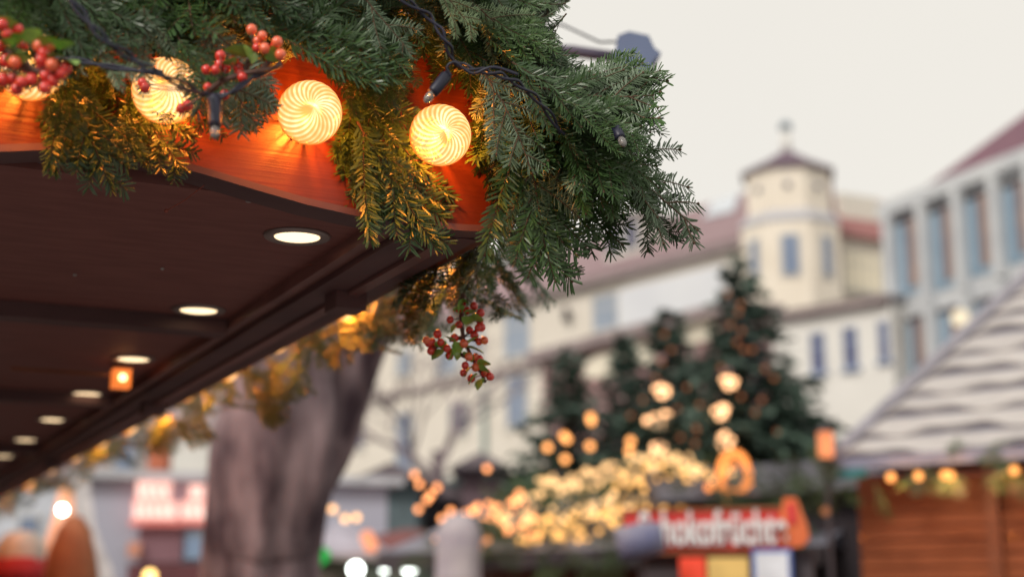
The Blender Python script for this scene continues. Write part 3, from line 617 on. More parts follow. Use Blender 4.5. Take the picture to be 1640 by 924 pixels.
def bldg(name, label, cat, A, B, **kw):                    # A -> B: level line on the facade seen left -> right
    A = Vector((A.x, A.y, 0)); B = Vector((B.x, B.y, 0)); u = (B - A).normalized(); e = empty(name, A, math.atan2(u.y, u.x), label=label, cat=cat, **kw)
    e.rotation_euler = (0, 0, math.atan2(u.y, u.x)); M = Matrix.Translation(A) @ Matrix.Rotation(math.atan2(u.y, u.x), 4, 'Z'); I = M.inverted()
    def on(px, py, y=0):
        o = I @ Vector((0, 0, CAMZ)); d = I.to_3x3() @ ray(px, py); t_ = (y - o.y) / d.y; return o + d * t_
    return e, on, (B - A).length
def window(e, on, x0, x1, y0, y1, glass=M_glass, frame_m=M_frame, mull=1, proud=.06, cross=1, y=0, emis=None):
    a = on((x0 + x1) / 2, (y0 + y1) / 2, y); l = on(x0, (y0 + y1) / 2, y).x; r = on(x1, (y0 + y1) / 2, y).x; z1 = on((x0 + x1) / 2, y0, y).z; z0 = on((x0 + x1) / 2, y1, y).z
    f_ = MB(); k = min(.09, (r - l) * .12)
    f_.box(l, l + k, y - proud, y + .02, z0, z1).box(r - k, r, y - proud, y + .02, z0, z1).box(l + k, r - k, y - proud, y + .02, z1 - k, z1).box(l + k, r - k, y - proud, y + .02, z0, z0 + k)
    for i in range(mull): c = l + (r - l) * (i + 1) / (mull + 1); f_.box(c - .03, c + .03, y - proud + .01, y + .02, z0 + k, z1 - k)
    if cross: c = z0 + (z1 - z0) * .66; f_.box(l + k, r - k, y - proud + .015, y + .015, c - .03, c + .03)
    wo = f_.build('window', frame_m, e)
    MB().box(l + k * .5, r - k * .5, y - proud + .03, y + .01, z0 + k * .5, z1 - k * .5).build('pane', glass, wo)
    MB().box(l - .08, r + .08, y - proud - .06, y + .02, z0 - .1, z0 - .003).build('sill', frame_m, wo); return wo

# -- the long cream house
A = level(560, 552.6, 14); B = level(1192, 386, 14)
ba, on, Lb = bldg('town_house', 'long cream three-storey house with mauve tiled roof behind the conifers', 'building', A, B)
ZE = CAMZ + 14; X0 = -26.; 
MB().box(X0, Lb + .2, 0, 5, 0, ZE - .3).build('wall', M_cream, ba)
MB().box(X0, Lb + .3, -.45, .3, ZE - .3, ZE + .05).build('eave', M_ledge, ba)
m = MB(); m.add([(X0, -.5, ZE + .05), (Lb + .3, -.5, ZE + .05), (Lb + .3, 5.2, ZE + 4.0), (X0, 5.2, ZE + 4.0), (X0, 5.6, ZE + .05), (Lb + .3, 5.6, ZE + .05)], [(0, 1, 2, 3), (3, 2, 5, 4), (0, 3, 4), (1, 5, 2), (0, 4, 5, 1)]); m.build('roof', M_mauve, ba)
zl = on(735, 610).z; MB().box(X0, on(866, 585).x, -.22, .02, zl - .16, zl + .08).build('cornice', M_ledge, ba)
for wd in [(808, 850, 497, 572), (950, 990, 470, 530), (636, 662, 560, 600), (700, 735, 545, 600), (878, 900, 560, 600), (745, 775, 525, 590)]: window(ba, on, *wd, glass=mat('pale_blue_glass', (.30, .36, .46), .3, (.24, .3, .4), .6, spec=.8))
window(ba, on, 720, 751, 643, 696, glass=M_glassd); window(ba, on, 812, 846, 600, 684); window(ba, on, 634, 664, 660, 760); window(ba, on, 545, 585, 660, 720, glass=M_glassd)
for k in range(5):
    for (ya, yb) in ((600, 660), (690, 750)): window(ba, on, 60 + k * 62, 88 + k * 62, ya + 55 - k * 14, yb + 60 - k * 14)
z_ = on(780, 690); MB().tube([(z_.x, -.18, on(780, 622).z), (z_.x, -.18, .3)], .11, 10).build('downpipe', M_gutter, ba)
lz = on(915, 506); MB().lathe([(.1, -.35), (.2, -.1), (.16, .25), (.05, .4)], 10, (lz.x, -.3, lz.z)).build('wall_lantern', M_drk, ba)
za = on(790, 765).z; MB().box(X0, on(1000, 700).x, -.35, .02, 0, za).build('shopfront', M_drk, ba)
MB().box(X0, on(1000, 700).x, -1.4, -.36, za - .25, za - .02).build('awning', mat('teal_awning', (.12, .16, .17), .8), ba)
# pale bay on the facade
l = on(1003, 450).x; r = on(1175, 450).x; MB().box(l, r, -.5, -.002, on(1090, 520).z, ZE - .9).build('bay', mat('pale_blue_render', (.68, .70, .74), .8, (.63, .65, .70), .5), ba)
# dormer and skylight
def roofpt(px, py):
    o = on(px, py, 0); o2 = on(px, py, 1); d = o2 - o; # solve z = ZE+.05 + (y+.5)*slope
    k = 3.95 / 5.7; t_ = (ZE + .05 + .5 * k - o.z) / (d.z - k); return o + d * t_
q = roofpt(1000, 410); q2 = on(1000, 352, q.y); wx = on(1028, 385, q.y).x - on(970, 385, q.y).x
do = MB().box(q.x - wx / 2, q.x + wx / 2, q.y - .1, q.y + 3.6, q.z - .1, q2.z).build('dormer', M_frame, ba)
for sx in (-1, 1): MB().box(q.x + sx * wx * .25 - wx * .16, q.x + sx * wx * .25 + wx * .16, q.y - .16, q.y - .102, q.z + .25, q2.z - .2).build('pane', M_glassd, do)
MB().box(q.x - wx / 2 - .2, q.x + wx / 2 + .2, q.y - .3, q.y + 3.7, q2.z, q2.z + .18).build('dormer_roof', M_ledge, do)
qs = [roofpt(x, y) + Vector((0, -.05, .08)) for x, y in ((1128, 352), (1176, 340), (1186, 312), (1142, 326))]
mesh_obj('skylight', qs + [p + Vector((0, .03, -.06)) for p in qs], [(0, 1, 2, 3), (7, 6, 5, 4), (0, 4, 5, 1), (1, 5, 6, 2), (2, 6, 7, 3), (3, 7, 4, 0)], mat('sky_lit_glass', (.6, .66, .74), .1, spec=.8), ba)

# -- octagonal tower
tc_ = level(1265, 368, 13.9); tz = tc_.z; te = empty('stair_tower', (tc_.x, tc_.y, 0), R(22.5 - 12), label='cream octagonal tower with conical roof and ball finial', cat='tower')
def oct_(r0, z0, r1, z1, m, name, parent=te, extra=None): return MB().lathe([(r0, z0)] + (extra or []) + [(r1, z1)], 8).build(name, m, parent)
dpt = (tc_ - Vector((0, 0, CAMZ))).dot(Vector((0, cp, sp))); u_ = dpt / FPX
def tzz(py): return level(1262, py, 14.9 if py < 0 else 1).z if 0 else (CAMZ + ray(1262, py).z / math.hypot(ray(1262, py).x, ray(1262, py).y) * math.hypot(tc_.x, tc_.y))
oct_(82 * u_, 0, 82 * u_, tzz(372), M_creamw, 'shaft'); oct_(84 * u_, tzz(372), 70 * u_, tzz(352), mat('lead_blue', (.52, .52, .56), .6), 'cornice', extra=[(84 * u_, tzz(366))])
oct_(70 * u_, tzz(354), 70 * u_, tzz(282), M_creamw, 'drum'); oct_(79 * u_, tzz(285), 5 * u_, tzz(241), mat('slate_purple', (.15, .10, .14), .8), 'roof', extra=[(78 * u_, tzz(281)), (34 * u_, tzz(259))])
MB().tube([(0, 0, tzz(250)), (0, 0, tzz(208))], [8 * u_, 7 * u_], 10).build('finial', M_white, te, True); MB().ball((0, 0, tzz(204)), 10 * u_, 14).build('ball', mat('verdigris_blue', (.08, .14, .2), .5), te, True)
def face_box(ang, wd, za, zb, rad, m, name, dp=.12):
    a = R(ang); c, s = math.cos(a), math.sin(a); b = MB().box(-wd / 2, wd / 2, -rad - dp, -rad + .05, za, zb); Mr = Matrix.Rotation(a, 4, 'Z') @ Matrix.Rotation(-te.rotation_euler.z, 4, 'Z'); b.v = [Mr @ v for v in b.v]; return b.build(name, m, te)
ap = math.cos(R(22.5))
base = math.degrees(-math.atan2(tc_.x, tc_.y)) + 180
for k, (px_, wpx) in enumerate([(1218, 16), (1270, 30), (1318, 18)]):
    ang = te.rotation_euler.z * 57.2958 - 22.5 + (k - 1) * 45 + 12 + math.degrees(0)
    ang = (k - 1) * 45 - 12
    wn = face_box(ang, [22, 32, 22][k] * u_, tzz(460), tzz(392), 82 * u_ * ap, M_frame, 'window', .06); pn = face_box(ang, [15, 24, 15][k] * u_, tzz(456), tzz(396), 82 * u_ * ap, M_glass, 'pane', .10); pn.parent = wn
    a = R(ang); d = Matrix.Rotation(a, 3, 'Z') @ Matrix.Rotation(-te.rotation_euler.z, 3, 'Z') @ Vector((0, -1, 0))
    MB().ball(d * 70 * u_ * ap + Vector((0, 0, tzz(314))), 6 * u_, 12).build('round_window', M_glassd, te, True)

# -- wing right of the tower
A = level(1340, 378.5, 15.5); B = level(1470, 396, 15.5); wi, on, Lw = bldg('town_house', 'warm cream wing with red roof between tower and grey building', 'building', A, B)
ZW = CAMZ + 15.5; MB().box(0, Lw + 4, 0, 3, 0, ZW).build('wall', M_creamw, wi)
MB().add([(-.1, -.4, ZW), (Lw + 4, -.4, ZW), (Lw + 4, 2.8, ZW + 2.9), (-.1, 2.8, ZW + 2.9), (-.1, 3.4, ZW), (Lw + 4, 3.4, ZW)], [(0, 1, 2, 3), (3, 2, 5, 4), (0, 3, 4), (1, 5, 2), (0, 4, 5, 1)]).build('roof', M_redroof, wi)
q = on(1346, 348, 1.0); q2 = on(1408, 318, 1.0); MB().box(q.x, q2.x, 1.0, 3, q.z - .6, q2.z).build('dormer', mat('pale_cream_paint', (.80, .76, .68), .7), wi)  # dormer has a pale cream base colour
window(wi, on, 1350, 1412, 402, 468, glass=mat('warm_lit_glass', (.75, .68, .52), .3, emit=(1, .85, .6), es=.18), mull=4)

# -- low white house
A = level(1235, 506, 8.2); B = level(1425, 474, 8.2); lo, on, Ll = bldg('town_house', 'low white house with dark eave and narrow windows, right of the tall conifer', 'building', A, B)
ZL = CAMZ + 8.2; MB().box(-2.5, Ll, 0, 7, 0, ZL - .2).build('wall', M_white, lo); MB().box(-2.5, Ll, -.3, .2, ZL - .2, ZL + .02).build('eave', M_ledge, lo)
MB().add([(-2.5, -.35, ZL + .02), (Ll, -.35, ZL + .02), (Ll, 3.5, ZL + .6), (-2.5, 3.5, ZL + .6), (-2.5, 7.3, ZL), (Ll, 7.3, ZL)], [(0, 1, 2, 3), (3, 2, 5, 4), (0, 3, 4), (1, 5, 2), (0, 4, 5, 1)]).build('roof', mat('lead_blue', (0, 0, 0)), lo)
for wd in [(1300, 1322, 533, 597), (1352, 1374, 524, 590), (1408, 1424, 514, 578)]: window(lo, on, *wd, glass=mat('navy_glass', (.06, .06, .17), .6, (.04, .04, .12), .6, spec=.2), frame_m=mat('blue_frame', (.3, .36, .5), .6))
window(lo, on, 1300, 1322, 690, 740, glass=M_glass)

# -- pale stone office building at right
A = level(1420, 337, 11); B = level(1640, 252, 11); ri, on, Lr = bldg('office_building', 'pale grey stone building with tall narrow windows and purple-red roof', 'building', A, B)
ZR = CAMZ + 11; 
MB().box(0, Lr + 8, 0, 12, 0, ZR - .25).build('wall', M_stone, ri); MB().box(-.15, Lr + 8, -.25, .4, ZR - .25, ZR + .15).build('cornice', M_stone, ri)
m = MB(); xa = on(1478, 315).x
m.add([(xa, -.1, ZR + .15), (Lr + 8, -.1, ZR + .15), (Lr + 8, 6, ZR + 5.5), (xa + 5, 6, ZR + 5.5), (xa, 12, ZR + .15), (Lr + 8, 12, ZR + .15)], [(0, 1, 2, 3), (3, 2, 5, 4), (0, 3, 4), (1, 5, 2), (0, 4, 5, 1)]); m.build('roof', M_purple, ri)
MB().box(.4, xa + 1.2, 2.5, 9, ZR + .15, ZR + .9).build('roof_lantern', mat('pale_blue_panel', (.42, .5, .56), .3), ri)
for (x0, x1, ya, yb) in [(1440, 1476, 345, 472), (1495, 1534, 327, 462), (1552, 1594, 306, 440), (1612, 1655, 286, 420), (1672, 1715, 265, 400), (1452, 1488, 505, 610), (1508, 1548, 490, 598), (1566, 1606, 475, 585), (1624, 1664, 460, 570)]:
    l = on(x0, (ya + yb) / 2).x; r = on(x1, (ya + yb) / 2).x; z1 = on((x0 + x1) / 2, ya).z; z0 = on((x0 + x1) / 2, yb).z
    wo = MB().box(l, r, -.035, .0, z0, z1).build('window', mat('blue_reveal', (.26, .36, .46), .5, (.2, .3, .4), 1), ri)
    c = l + (r - l) * .46; MB().box(c, r - .03, -.06, -.036, z0 + .2, z1 - .15).build('pane', mat('bronze_glass', (.34, .22, .17), .7, (.16, .13, .15), 1.2, contrast=1., spec=.2), wo)
    MB().box(l, r, -.07, -.0355, z1 - .14, z1).build('frame', M_drk, wo)
    MB().box(l - .28, l - .003, -.35, .0, z0 - .3, z1 + .3).build('pilaster', M_stone, ri)
for px_ in (1600,): pass

# -- pinkish annex behind conifers
A = level(868, 575, 6.0); B = level(1190, 493.5, 6.0); an, on, La = bldg('annex_building', 'low rosy annex with dark roof edge behind the conifers', 'building', A, B)
ZA = CAMZ + 6.0; MB().box(0, La, 0, .8, 0, ZA - .1).build('wall', mat('rose_render', (.42, .26, .26), .9, (.34, .2, .21), 1), an); MB().box(-.2, La + .2, -.4, 1., ZA - .1, ZA + .15).build('roof_edge', M_ledge, an)
for (x0, x1, ya, yb) in [(940, 1000, 566, 602), (1088, 1152, 505, 548), (1010, 1050, 548, 585)]:
    l = on(x0, (ya + yb) / 2).x; r = on(x1, (ya + yb) / 2).x; z1 = on((x0 + x1) / 2, ya).z; z0 = on((x0 + x1) / 2, yb).z
    m = MB(); n_ = 12; vs = [(l + (r - l) * (.5 - .5 * math.cos(math.pi * k / n_)), 0, z0 + (z1 - z0) * (.45 + .55 * math.sin(math.pi * k / n_))) for k in range(n_ + 1)]; vs = [(l, 0, z0)] + vs + [(r, 0, z0)]
    k_ = len(vs); m.add([(x, -.08, z) for x, y, z in vs] + [(x, 0, z) for x, y, z in vs], [tuple(range(k_))[::-1], tuple(range(k_, 2 * k_))] + [(i, (i + 1) % k_, k_ + (i + 1) % k_, k_ + i) for i in range(k_)])
    m.build('arched_window', mat('cream_lit_glass', (.78, .72, .6), .4, emit=(1, .85, .6), es=.15), an)

# ================================================================== CONIFERS
M_con = mat('conifer_green', (.105, .165, .125), .6, (.036, .066, .056), 2.5, contrast=.9)
M_trk = mat('conifer_trunk', (.07, .045, .035), .9)
def conifer(apex, base_y, wpx, d, seed, label):
    ap_ = P(*apex, d); bl_ = Vector((ap_.x, ap_.y, 0)); Ht = ap_.z; Rm = wpx / 2 * d / FPX; zb = P(apex[0], base_y, d).z
    k = Rm / (Ht - zb)                                     # cone slope seen in the photo
    r = random.Random(seed); e = empty('conifer', bl_, label=label, cat='tree', group='market conifers with lights')
    MB().tube([(0, 0, 0), (0, 0, Ht * .6), (0, 0, Ht * .97)], [.09, .05, .012], 8).build('trunk', M_trk, e)
    vs = []; fs = []; zz = Ht; tier = 0
    while zz > .5:
        h = Ht - zz; rad = min(k * h * (1 + .12 * math.sin(tier * 1.7)), k * (Ht - .9)) + .05; nb = int(6 + rad * 17)
        for b in range(nb):
            q = r.uniform(0, 6.283); rr = rad * r.uniform(.55, 1.14); dr = r.uniform(.10, .38) * rr; up = r.uniform(0, .12)
            n_ = int(7 + rr * 34)
            for t_ in range(n_):
                u = (t_ + r.random()) / n_; c = Vector((math.cos(q) * rr * u, math.sin(q) * rr * u, zz - dr * u + up * u * u)); sz = r.uniform(.06, .12)
                dv = Vector((math.cos(q + r.uniform(-1.1, 1.1)), math.sin(q + r.uniform(-1.1, 1.1)), r.uniform(-.7, .35))).normalized(); wv = dv.cross(Vector((r.uniform(-1, 1), r.uniform(-1, 1), 1))).normalized()
                a = len(vs); vs += [c - wv * sz * .30, c + wv * sz * .30, c + dv * sz + wv * sz * .16, c + dv * sz * 1.05 - wv * sz * .16]; fs.append((a, a + 1, a + 2, a + 3))
        zz -= .085 + .03 * r.random(); tier += 1
    mesh_obj('crown', vs, fs, M_con, e); return e
conifer((1183, 425), 690, 292, 12.0, 1, 'tallest conifer, right of the lit conifers, before the white house')
conifer((1070, 508), 690, 205, 12.6, 2, 'middle conifer with two stacked pairs of pale lights')
conifer((1003, 548), 690, 110, 13.4, 3, 'slim pale-tipped conifer behind the middle conifer')
conifer((908, 574), 740, 185, 12.2, 4, 'leftmost conifer with small amber lights')
conifer((1245, 600), 720, 150, 12.6, 5, 'low conifer filling the right foot of the tallest tree')

BU = MB().ball((0, 0, 0), 1, 12).build('bulb', M_dl, None, True); BUM = BU.data; bpy.data.objects.remove(BU)
BM = {}
def clus(c, d):
    r = random.Random(77); return [P(x + 13 * math.cos(k * 1.1 + x) * r.uniform(.3, 1), y + 12 * math.sin(k * 1.1 + x) * r.uniform(.3, 1), d + r.uniform(-.05, .05)) for x, y in c for k in range(7)]
def bulbs(name, label, cat, pts, rad, m, parts_wire=True, group=None, jit=0):
    c = pts[0]; e = empty(name, c, label=label, cat=cat, group=group)
    if m.name not in BM: k_ = BUM.copy(); k_.materials[0] = m; BM[m.name] = k_
    for p in pts:
        o = bpy.data.objects.new('bulb', BM[m.name]); C.objects.link(o); o.parent = e; o.location = p - c; r = rad * (1 + rnd.uniform(-jit, jit)); o.scale = (r, r, r)
    if parts_wire and len(pts) > 1: MB().tube([p - c for p in pts], .004, 5).build('wire', M_cab, e)
    return e
G_am = glow('amber_light', (1, .40, .12), 3.0); G_wm = glow('warm_white_light', (1, .52, .25), 3.6); G_go = glow('golden_light', (1, .50, .14), 2.0); G_or = glow('orange_light', (1, .36, .13), 3.2); G_wh = glow('cold_white_light', (.93, 1, .93), 10.); G_dim = glow('dim_orange_light', (1, .36, .16), .38); G_pg = glow('pale_gold_light', (1, .58, .25), 1.75)
bulbs('light_string', 'big pale lights on the tallest conifer', 'string lights', clus([(1167, 612), (1155, 659), (1160, 706)], 11.2), .021, G_wm)
bulbs('light_string', 'pale lights in stacked pairs on the middle conifer', 'string lights', clus([(1060, 626), (1046, 673), (1067, 673), (1058, 718)], 11.7), .021, G_wm)
bulbs('light_string', 'small amber lights on the leftmost conifer', 'string lights', [P(x, y, 11.5) for x, y in [(877, 716), (903, 698), (908, 703), (947, 674), (945, 714), (905, 735), (1010, 706), (1008, 722), (946, 668)]], .030, G_am)
bulbs('light_string', 'scattered dim orange lights on the tallest conifer', 'string lights', [P(x, y, 11.2) for x, y in [(1183, 500), (1188, 530), (1180, 548), (1186, 487), (1225, 590), (1187, 635), (1220, 640), (1155, 588), (1121, 648), (1115, 684), (1113, 710), (1210, 660), (1245, 690), (1170, 520), (1192, 560), (1240, 605), (1205, 560), (1165, 470)]], .021, G_dim)
bulbs('light_string', 'scattered dim orange lights on the middle conifer', 'string lights', [P(x, y, 11.9) for x, y in [(1060, 580), (1075, 560), (1010, 665), (1030, 640), (1100, 620), (1085, 655), (1050, 605), (1090, 700), (1064, 535), (1116, 690)]], .021, G_dim)

# ================================================================== GOLDEN STALL, ITS LIGHTS AND SIGN
A = P(700, 893, 8.3); B = P(1290, 850, 7.3)
gs, on, Lg = bldg('market_stall', 'timber stall with grey board roof under a mass of golden lights', 'market stall', A, B)
ze = on(900, 880).z
M_or = wood('orange_boards', (.32, .085, .024), (.20, .048, .014), .5, .1, (1, 1, 16), 3)
MB().box(-.2, Lg, .35, 2.6, 0, ze - .01).build('wall', wood('brown_boards', (.20, .06, .035), (.11, .035, .02), .5, .1, (14, 1, 1), 3), gs)
MB().add([(-.4, 0, ze), (Lg + .1, 0, ze), (Lg + .1, 1.6, ze + .42), (-.4, 1.6, ze + .42), (-.4, 3, ze), (Lg + .1, 3, ze)], [(0, 1, 2, 3), (3, 2, 5, 4), (0, 3, 4), (1, 5, 2), (0, 4, 5, 1)]).build('roof', mat('grey_roof_boards', (.24, .24, .29), .8, (.13, .13, .17), 2, (1, 4, 1), contrast=1.), gs)
MB().box(-.4, Lg + .1, -.03, .02, ze - .10, ze - .002).build('fascia', M_drk, gs)
bpy.context.view_layer.update()
def garl(label, A, B, drop=.10, n=46, rad=.10, seed=5, lift=0.):
    r = random.Random(seed); c = A; e = empty('fir_garland', c, label=label, cat='garland'); V = []; S = []
    for i in range(n):
        p = A.lerp(B, (i + r.random()) / n) + Vector((r.uniform(-.03, .03), r.uniform(-.05, .03), r.uniform(-drop, .05) + lift)); d = Vector((r.uniform(-1, 1), r.uniform(-1, .4), r.uniform(-1, .7))).normalized() * rad * r.uniform(1.2, 2.0)
        S.append(Matrix.Translation(-c) @ frame(p, p + d, r.uniform(-1, 1)))
    o = fill('foliage', S, e, [(v, f_, mi) for (_, v, f_, mi) in LO]); return e
for a in (0,):
    M = gs.matrix_world; garl('fir garland under the golden lights along the board roof', M @ Vector((0, -.1, ze + .03)), M @ Vector((Lg, -.1, ze + .03)), .12, 60, .11, 6)
# golden light mass: five strings draped on an invisible-free bush of fir laid on the roof
top = lambda x: np.interp(x, [700, 740, 780, 830, 860, 920, 980, 1050, 1110, 1150, 1200], [845, 822, 800, 785, 768, 758, 742, 722, 722, 745, 728])
bot = lambda x: np.interp(x, [700, 760, 850, 960, 1050, 1100, 1150, 1200], [870, 876, 868, 862, 852, 838, 818, 800])
gm = [('lower string of golden lights over the board roof', G_go, 96, (830, 1060), (.62, 1.0)), ('middle string of pale golden lights in the golden mass', G_pg, 98, (790, 1180), (.15, .72)), ('upper string of pale lights along the top of the golden mass', G_pg, 76, (860, 1130), (.0, .3)), ('orange lights at the left end of the golden mass', G_or, 60, (700, 860), (.0, 1.0)), ('deep gold lights scattered through the golden mass', G_go, 90, (985, 1185), (.12, 1.0))]
for i, (lb, gmat, n_, (xa, xb), (va, vb)) in enumerate(gm):
    r = random.Random(40 + i); pts = []
    for k in range(n_):
        x = xa + (xb - xa) * (k + r.random()) / n_; v = r.uniform(va, vb); y = top(x) * (1 - v) + bot(x) * v; pts.append(P(x, y, r.uniform(7.9, 8.7)))
    bulbs('light_string', lb, 'string lights', pts, .0165, gmat, True, 'golden light strings over the stall', .35)
bulbs('light_string', 'orange ring of lights at the right end of the golden mass', 'string lights', [P(1175 + 24 * math.cos(a) * (1 if a < 3 else .9), 757 + 32 * math.sin(a), 7.6) for a in np.linspace(0, 6.0, 26)] + [P(x, y, 7.6) for x, y in [(1150, 775), (1135, 780), (1165, 798), (1200, 772), (1160, 760), (1172, 745)]], .020, glow('flame_light', (1, .30, .07), 2.0), True, 'golden light strings over the stall')
bulbs('light_string', 'few orange lights left of the golden mass', 'string lights', [P(x, y, 8.2) for x, y in [(690, 792), (672, 775), (670, 815), (708, 830), (684, 800), (722, 818), (700, 780), (664, 760), (780, 750)]], .018, G_or, True)
bs = []
for k in range(110):
    x = rnd.uniform(760, 1160); v = rnd.uniform(.25, 1.); y = top(x) * (1 - v) + bot(x) * v; p = P(x, y, rnd.uniform(8.2, 8.9)); d = Vector((rnd.uniform(-1, 1), rnd.uniform(-1, 1), rnd.uniform(-.6, 1))).normalized() * .2; bs.append(frame(p, p + d, rnd.uniform(-1, 1)))
ge = empty('fir_bush', label='fir greenery inside the mass of golden lights', cat='fir bush'); fill('foliage', bs, ge, [(v, f_, mi) for (_, v, f_, mi) in LO])

# sign with its lettering
A = P(1020, 848, 5.25); B = P(1268, 843, 5.10)
sg_, on, Ls = bldg('shop_sign', 'long red sign with white lettering above the coloured panels', 'sign', A, B)
zs1, zs0 = on(1150, 818).z, on(1150, 880).z
MB().box(-.05, on(1262, 850).x, 0, .04, zs0, zs1).build('board', mat('sign_red', (.62, .03, .025), .5, (.5, .02, .02), 3), sg_)
MB().box(-.05, on(1262, 850).x, -.01, .045, zs0 - .015, zs0 - .001).build('lower_rail', M_or, sg_); MB().box(-.05, on(1262, 850).x, -.01, .045, zs1 + .001, zs1 + .012).build('upper_rail', M_or, sg_)
m = MB(); pl = [on(1250, 822), on(1256, 797), on(1275, 797), on(1292, 840), on(1296, 862), on(1285, 875), on(1252, 878)]; k_ = len(pl)
m.add([(p.x, -.02, p.z) for p in pl] + [(p.x, .035, p.z) for p in pl], [tuple(range(k_))[::-1], tuple(range(k_, 2 * k_))] + [(i, (i + 1) % k_, k_ + (i + 1) % k_, k_ + i) for i in range(k_)]); m.build('end_shape', mat('sign_orange', (.70, .16, .04), .5, (.55, .09, .03), 3), sg_)
pl = [on(1262, 806), on(1272, 806), on(1277, 838), on(1264, 838)]; k_ = 4
MB().add([(p.x, -.03, p.z) for p in pl] + [(p.x, -.021, p.z) for p in pl], [tuple(range(k_))[::-1], tuple(range(k_, 2 * k_))] + [(i, (i + 1) % k_, k_ + (i + 1) % k_, k_ + i) for i in range(k_)]).build('red_patch', mat('patch_red', (.7, .02, .04), .5), sg_)
fc = bpy.data.curves.new('lettering', 'FONT'); fc.body = 'Schokofrüchte'; fc.extrude = .006; fc.size = 1; fc.offset = .028; fo = bpy.data.objects.new('lettering', fc); C.objects.link(fo); fc.materials.append(mat('sign_white', (.80, .80, .82), .5))
bpy.context.view_layer.update(); dm = fo.dimensions.copy()
xl, xr = on(1026, 850).x, on(1262, 850).x; zl0 = on(1150, 872).z; zl1 = on(1150, 816).z
me_ = bpy.data.meshes.new_from_object(fo.evaluated_get(bpy.context.evaluated_depsgraph_get())); bpy.data.objects.remove(fo); fo = bpy.data.objects.new('lettering', me_); C.objects.link(fo)
fo.parent = sg_; fo.rotation_euler = (R(90), 0, 0); fo.scale = ((xr - xl) / dm.x, (zl1 - zl0) / dm.y * 1.0, 1); fo.location = (xl, -.034, zl0 + .004)
tq_ = P(1030, 862, 5.0); tp_ = MB().tube([(-.09, .0, -.022), (-.02, 0, -.010), (.03, 0, .0), (.066, 0, .006)], [.058, .062, .060, .052], 14).build('rolled_tarp', mat('tarp_blue', (.12, .13, .24), .6, (.30, .28, .33), 5, contrast=.5), None, True); tp_.location = tq_; tag(tp_, 'rolled blue-grey tarp hiding the left end of the red sign', 'tarp'); MB().tube([(0, .06, 0), (0, .06, -tq_.z)], .015, 6).build('prop', M_drk, tp_)
for (x0, x1, m_, nm) in [(1088, 1128, mat('panel_red', (.80, .05, .02), .5, emit=(1, .1, .04), es=.25), 'red_panel'), (1133, 1198, mat('panel_yellow', (.75, .50, .15), .6, emit=(1, .7, .25), es=.12), 'yellow_panel')]:
    MB().box(on(x0, 900).x, on(x1, 900).x, .0, .05, zs0 - .60, on((x0 + x1) / 2, 892).z).build(nm, m_, sg_)
m = MB().box(on(1206, 900).x, on(1268, 900).x, -.03, .05, zs0 - .34, on(1235, 879).z); wp = m.build('white_panel', mat('panel_blue_edge', (.12, .2, .55), .5), sg_)
MB().box(on(1212, 900).x, on(1264, 900).x, -.04, -.031, zs0 - .32, on(1235, 885).z).build('face', mat('panel_white', (.72, .76, .84), .5), wp)
MB().box(on(1030, 900).x, on(1300, 900).x, .06, .10, 0, on(1150, 880).z).build('backboard', M_drk, sg_)

# ================================================================== RIGHT STALL
A = level(1335, 742, .62); B = level(1640, 722, .62)
rs, on, Lr2 = bldg('market_stall', 'shingle-roofed stall with glowing orange board wall at the right', 'market stall', A, B)
zr = CAMZ + .62; XE = Lr2 + 2.6
# hip roof: wavy shingle courses
run = 1.25; bpy.context.view_layer.update(); bestt = min((abs((lambda q: (820 + FPX * q.x / (q.y * cp + (q.z - CAMZ) * sp)) - 1640)(rs.matrix_world @ Vector((t * .95, t, zr + t * .8)))), t) for t in np.arange(.2, 2.5, .01))[1]; rise = (lambda q: (CAMZ + ray(1640, 464).z / math.hypot(ray(1640, 464).x, ray(1640, 464).y) * math.hypot(q.x, q.y) - zr) / bestt * run)(rs.matrix_world @ Vector((bestt * .95, bestt, zr))); print('RISE', rise, bestt); vs = []; fs = []; NR = 15; NX = 60; mi = []
slope_px = on(1640, 462, .9)
for side in range(1):
    for i in range(NR):
        for j in range(NX):
            u = j / (NX - 1.0)
            v0, v1 = i / NR, (i + 1.06) / NR
            for v, lift in ((v0, .040), (v1, .004)):
                xa = v * run * .95; xb = XE - v * run; x = xa + (xb - xa) * u; wv = .014 * math.sin(x * 9 + i * 2.3) + .010 * math.sin(x * 23 + i * 4.1)
                vs.append((x, v * run, zr + v * rise + lift + (wv if lift > .01 else 0)))
        b0 = i * NX * 2
        for j in range(NX - 1):
            a = b0 + 2 * j; fs.append((a, a + 2, a + 3, a + 1)); mi.append(0)
# course butts
o_ = mesh_obj('shingle_roof', vs, fs, mat('weathered_shingles', (.58, .55, .53), .8, (.34, .32, .325), 3.2, (1.6, 5, 5), contrast=1., bump=.3), rs, smooth=False)
so_ = o_.modifiers.new('thickness', 'SOLIDIFY'); so_.thickness = .02
MB().add([(0, 0, zr), (XE, 0, zr), (XE, 2 * run, zr), (0, 2 * run, zr), (run * .95, run, zr + rise), (XE - run, run, zr + rise)], [(0, 1, 5, 4), (1, 2, 5), (2, 3, 4, 5), (3, 0, 4), (0, 3, 2, 1)]).build('roof_deck', mat('blue_grey_boards', (.20, .20, .27), .8, (.14, .14, .2), 3), rs)
MB().tube([(0, -.0, zr + .03), (run * .95, run, zr + rise + .03)], .035, 8).build('hip_ridge', mat('lilac_ridge', (.34, .33, .38), .8), rs)
MB().box(.0, XE, -.04, -.001, zr - .035, zr + .02).build('eave_board', mat('slate_board', (.22, .23, .33), .6), rs)
xw = on(1378, 850, .25).x
MB().box(xw, XE - .3, .25, .3, 0, zr - .04).build('board_wall', M_or, rs)
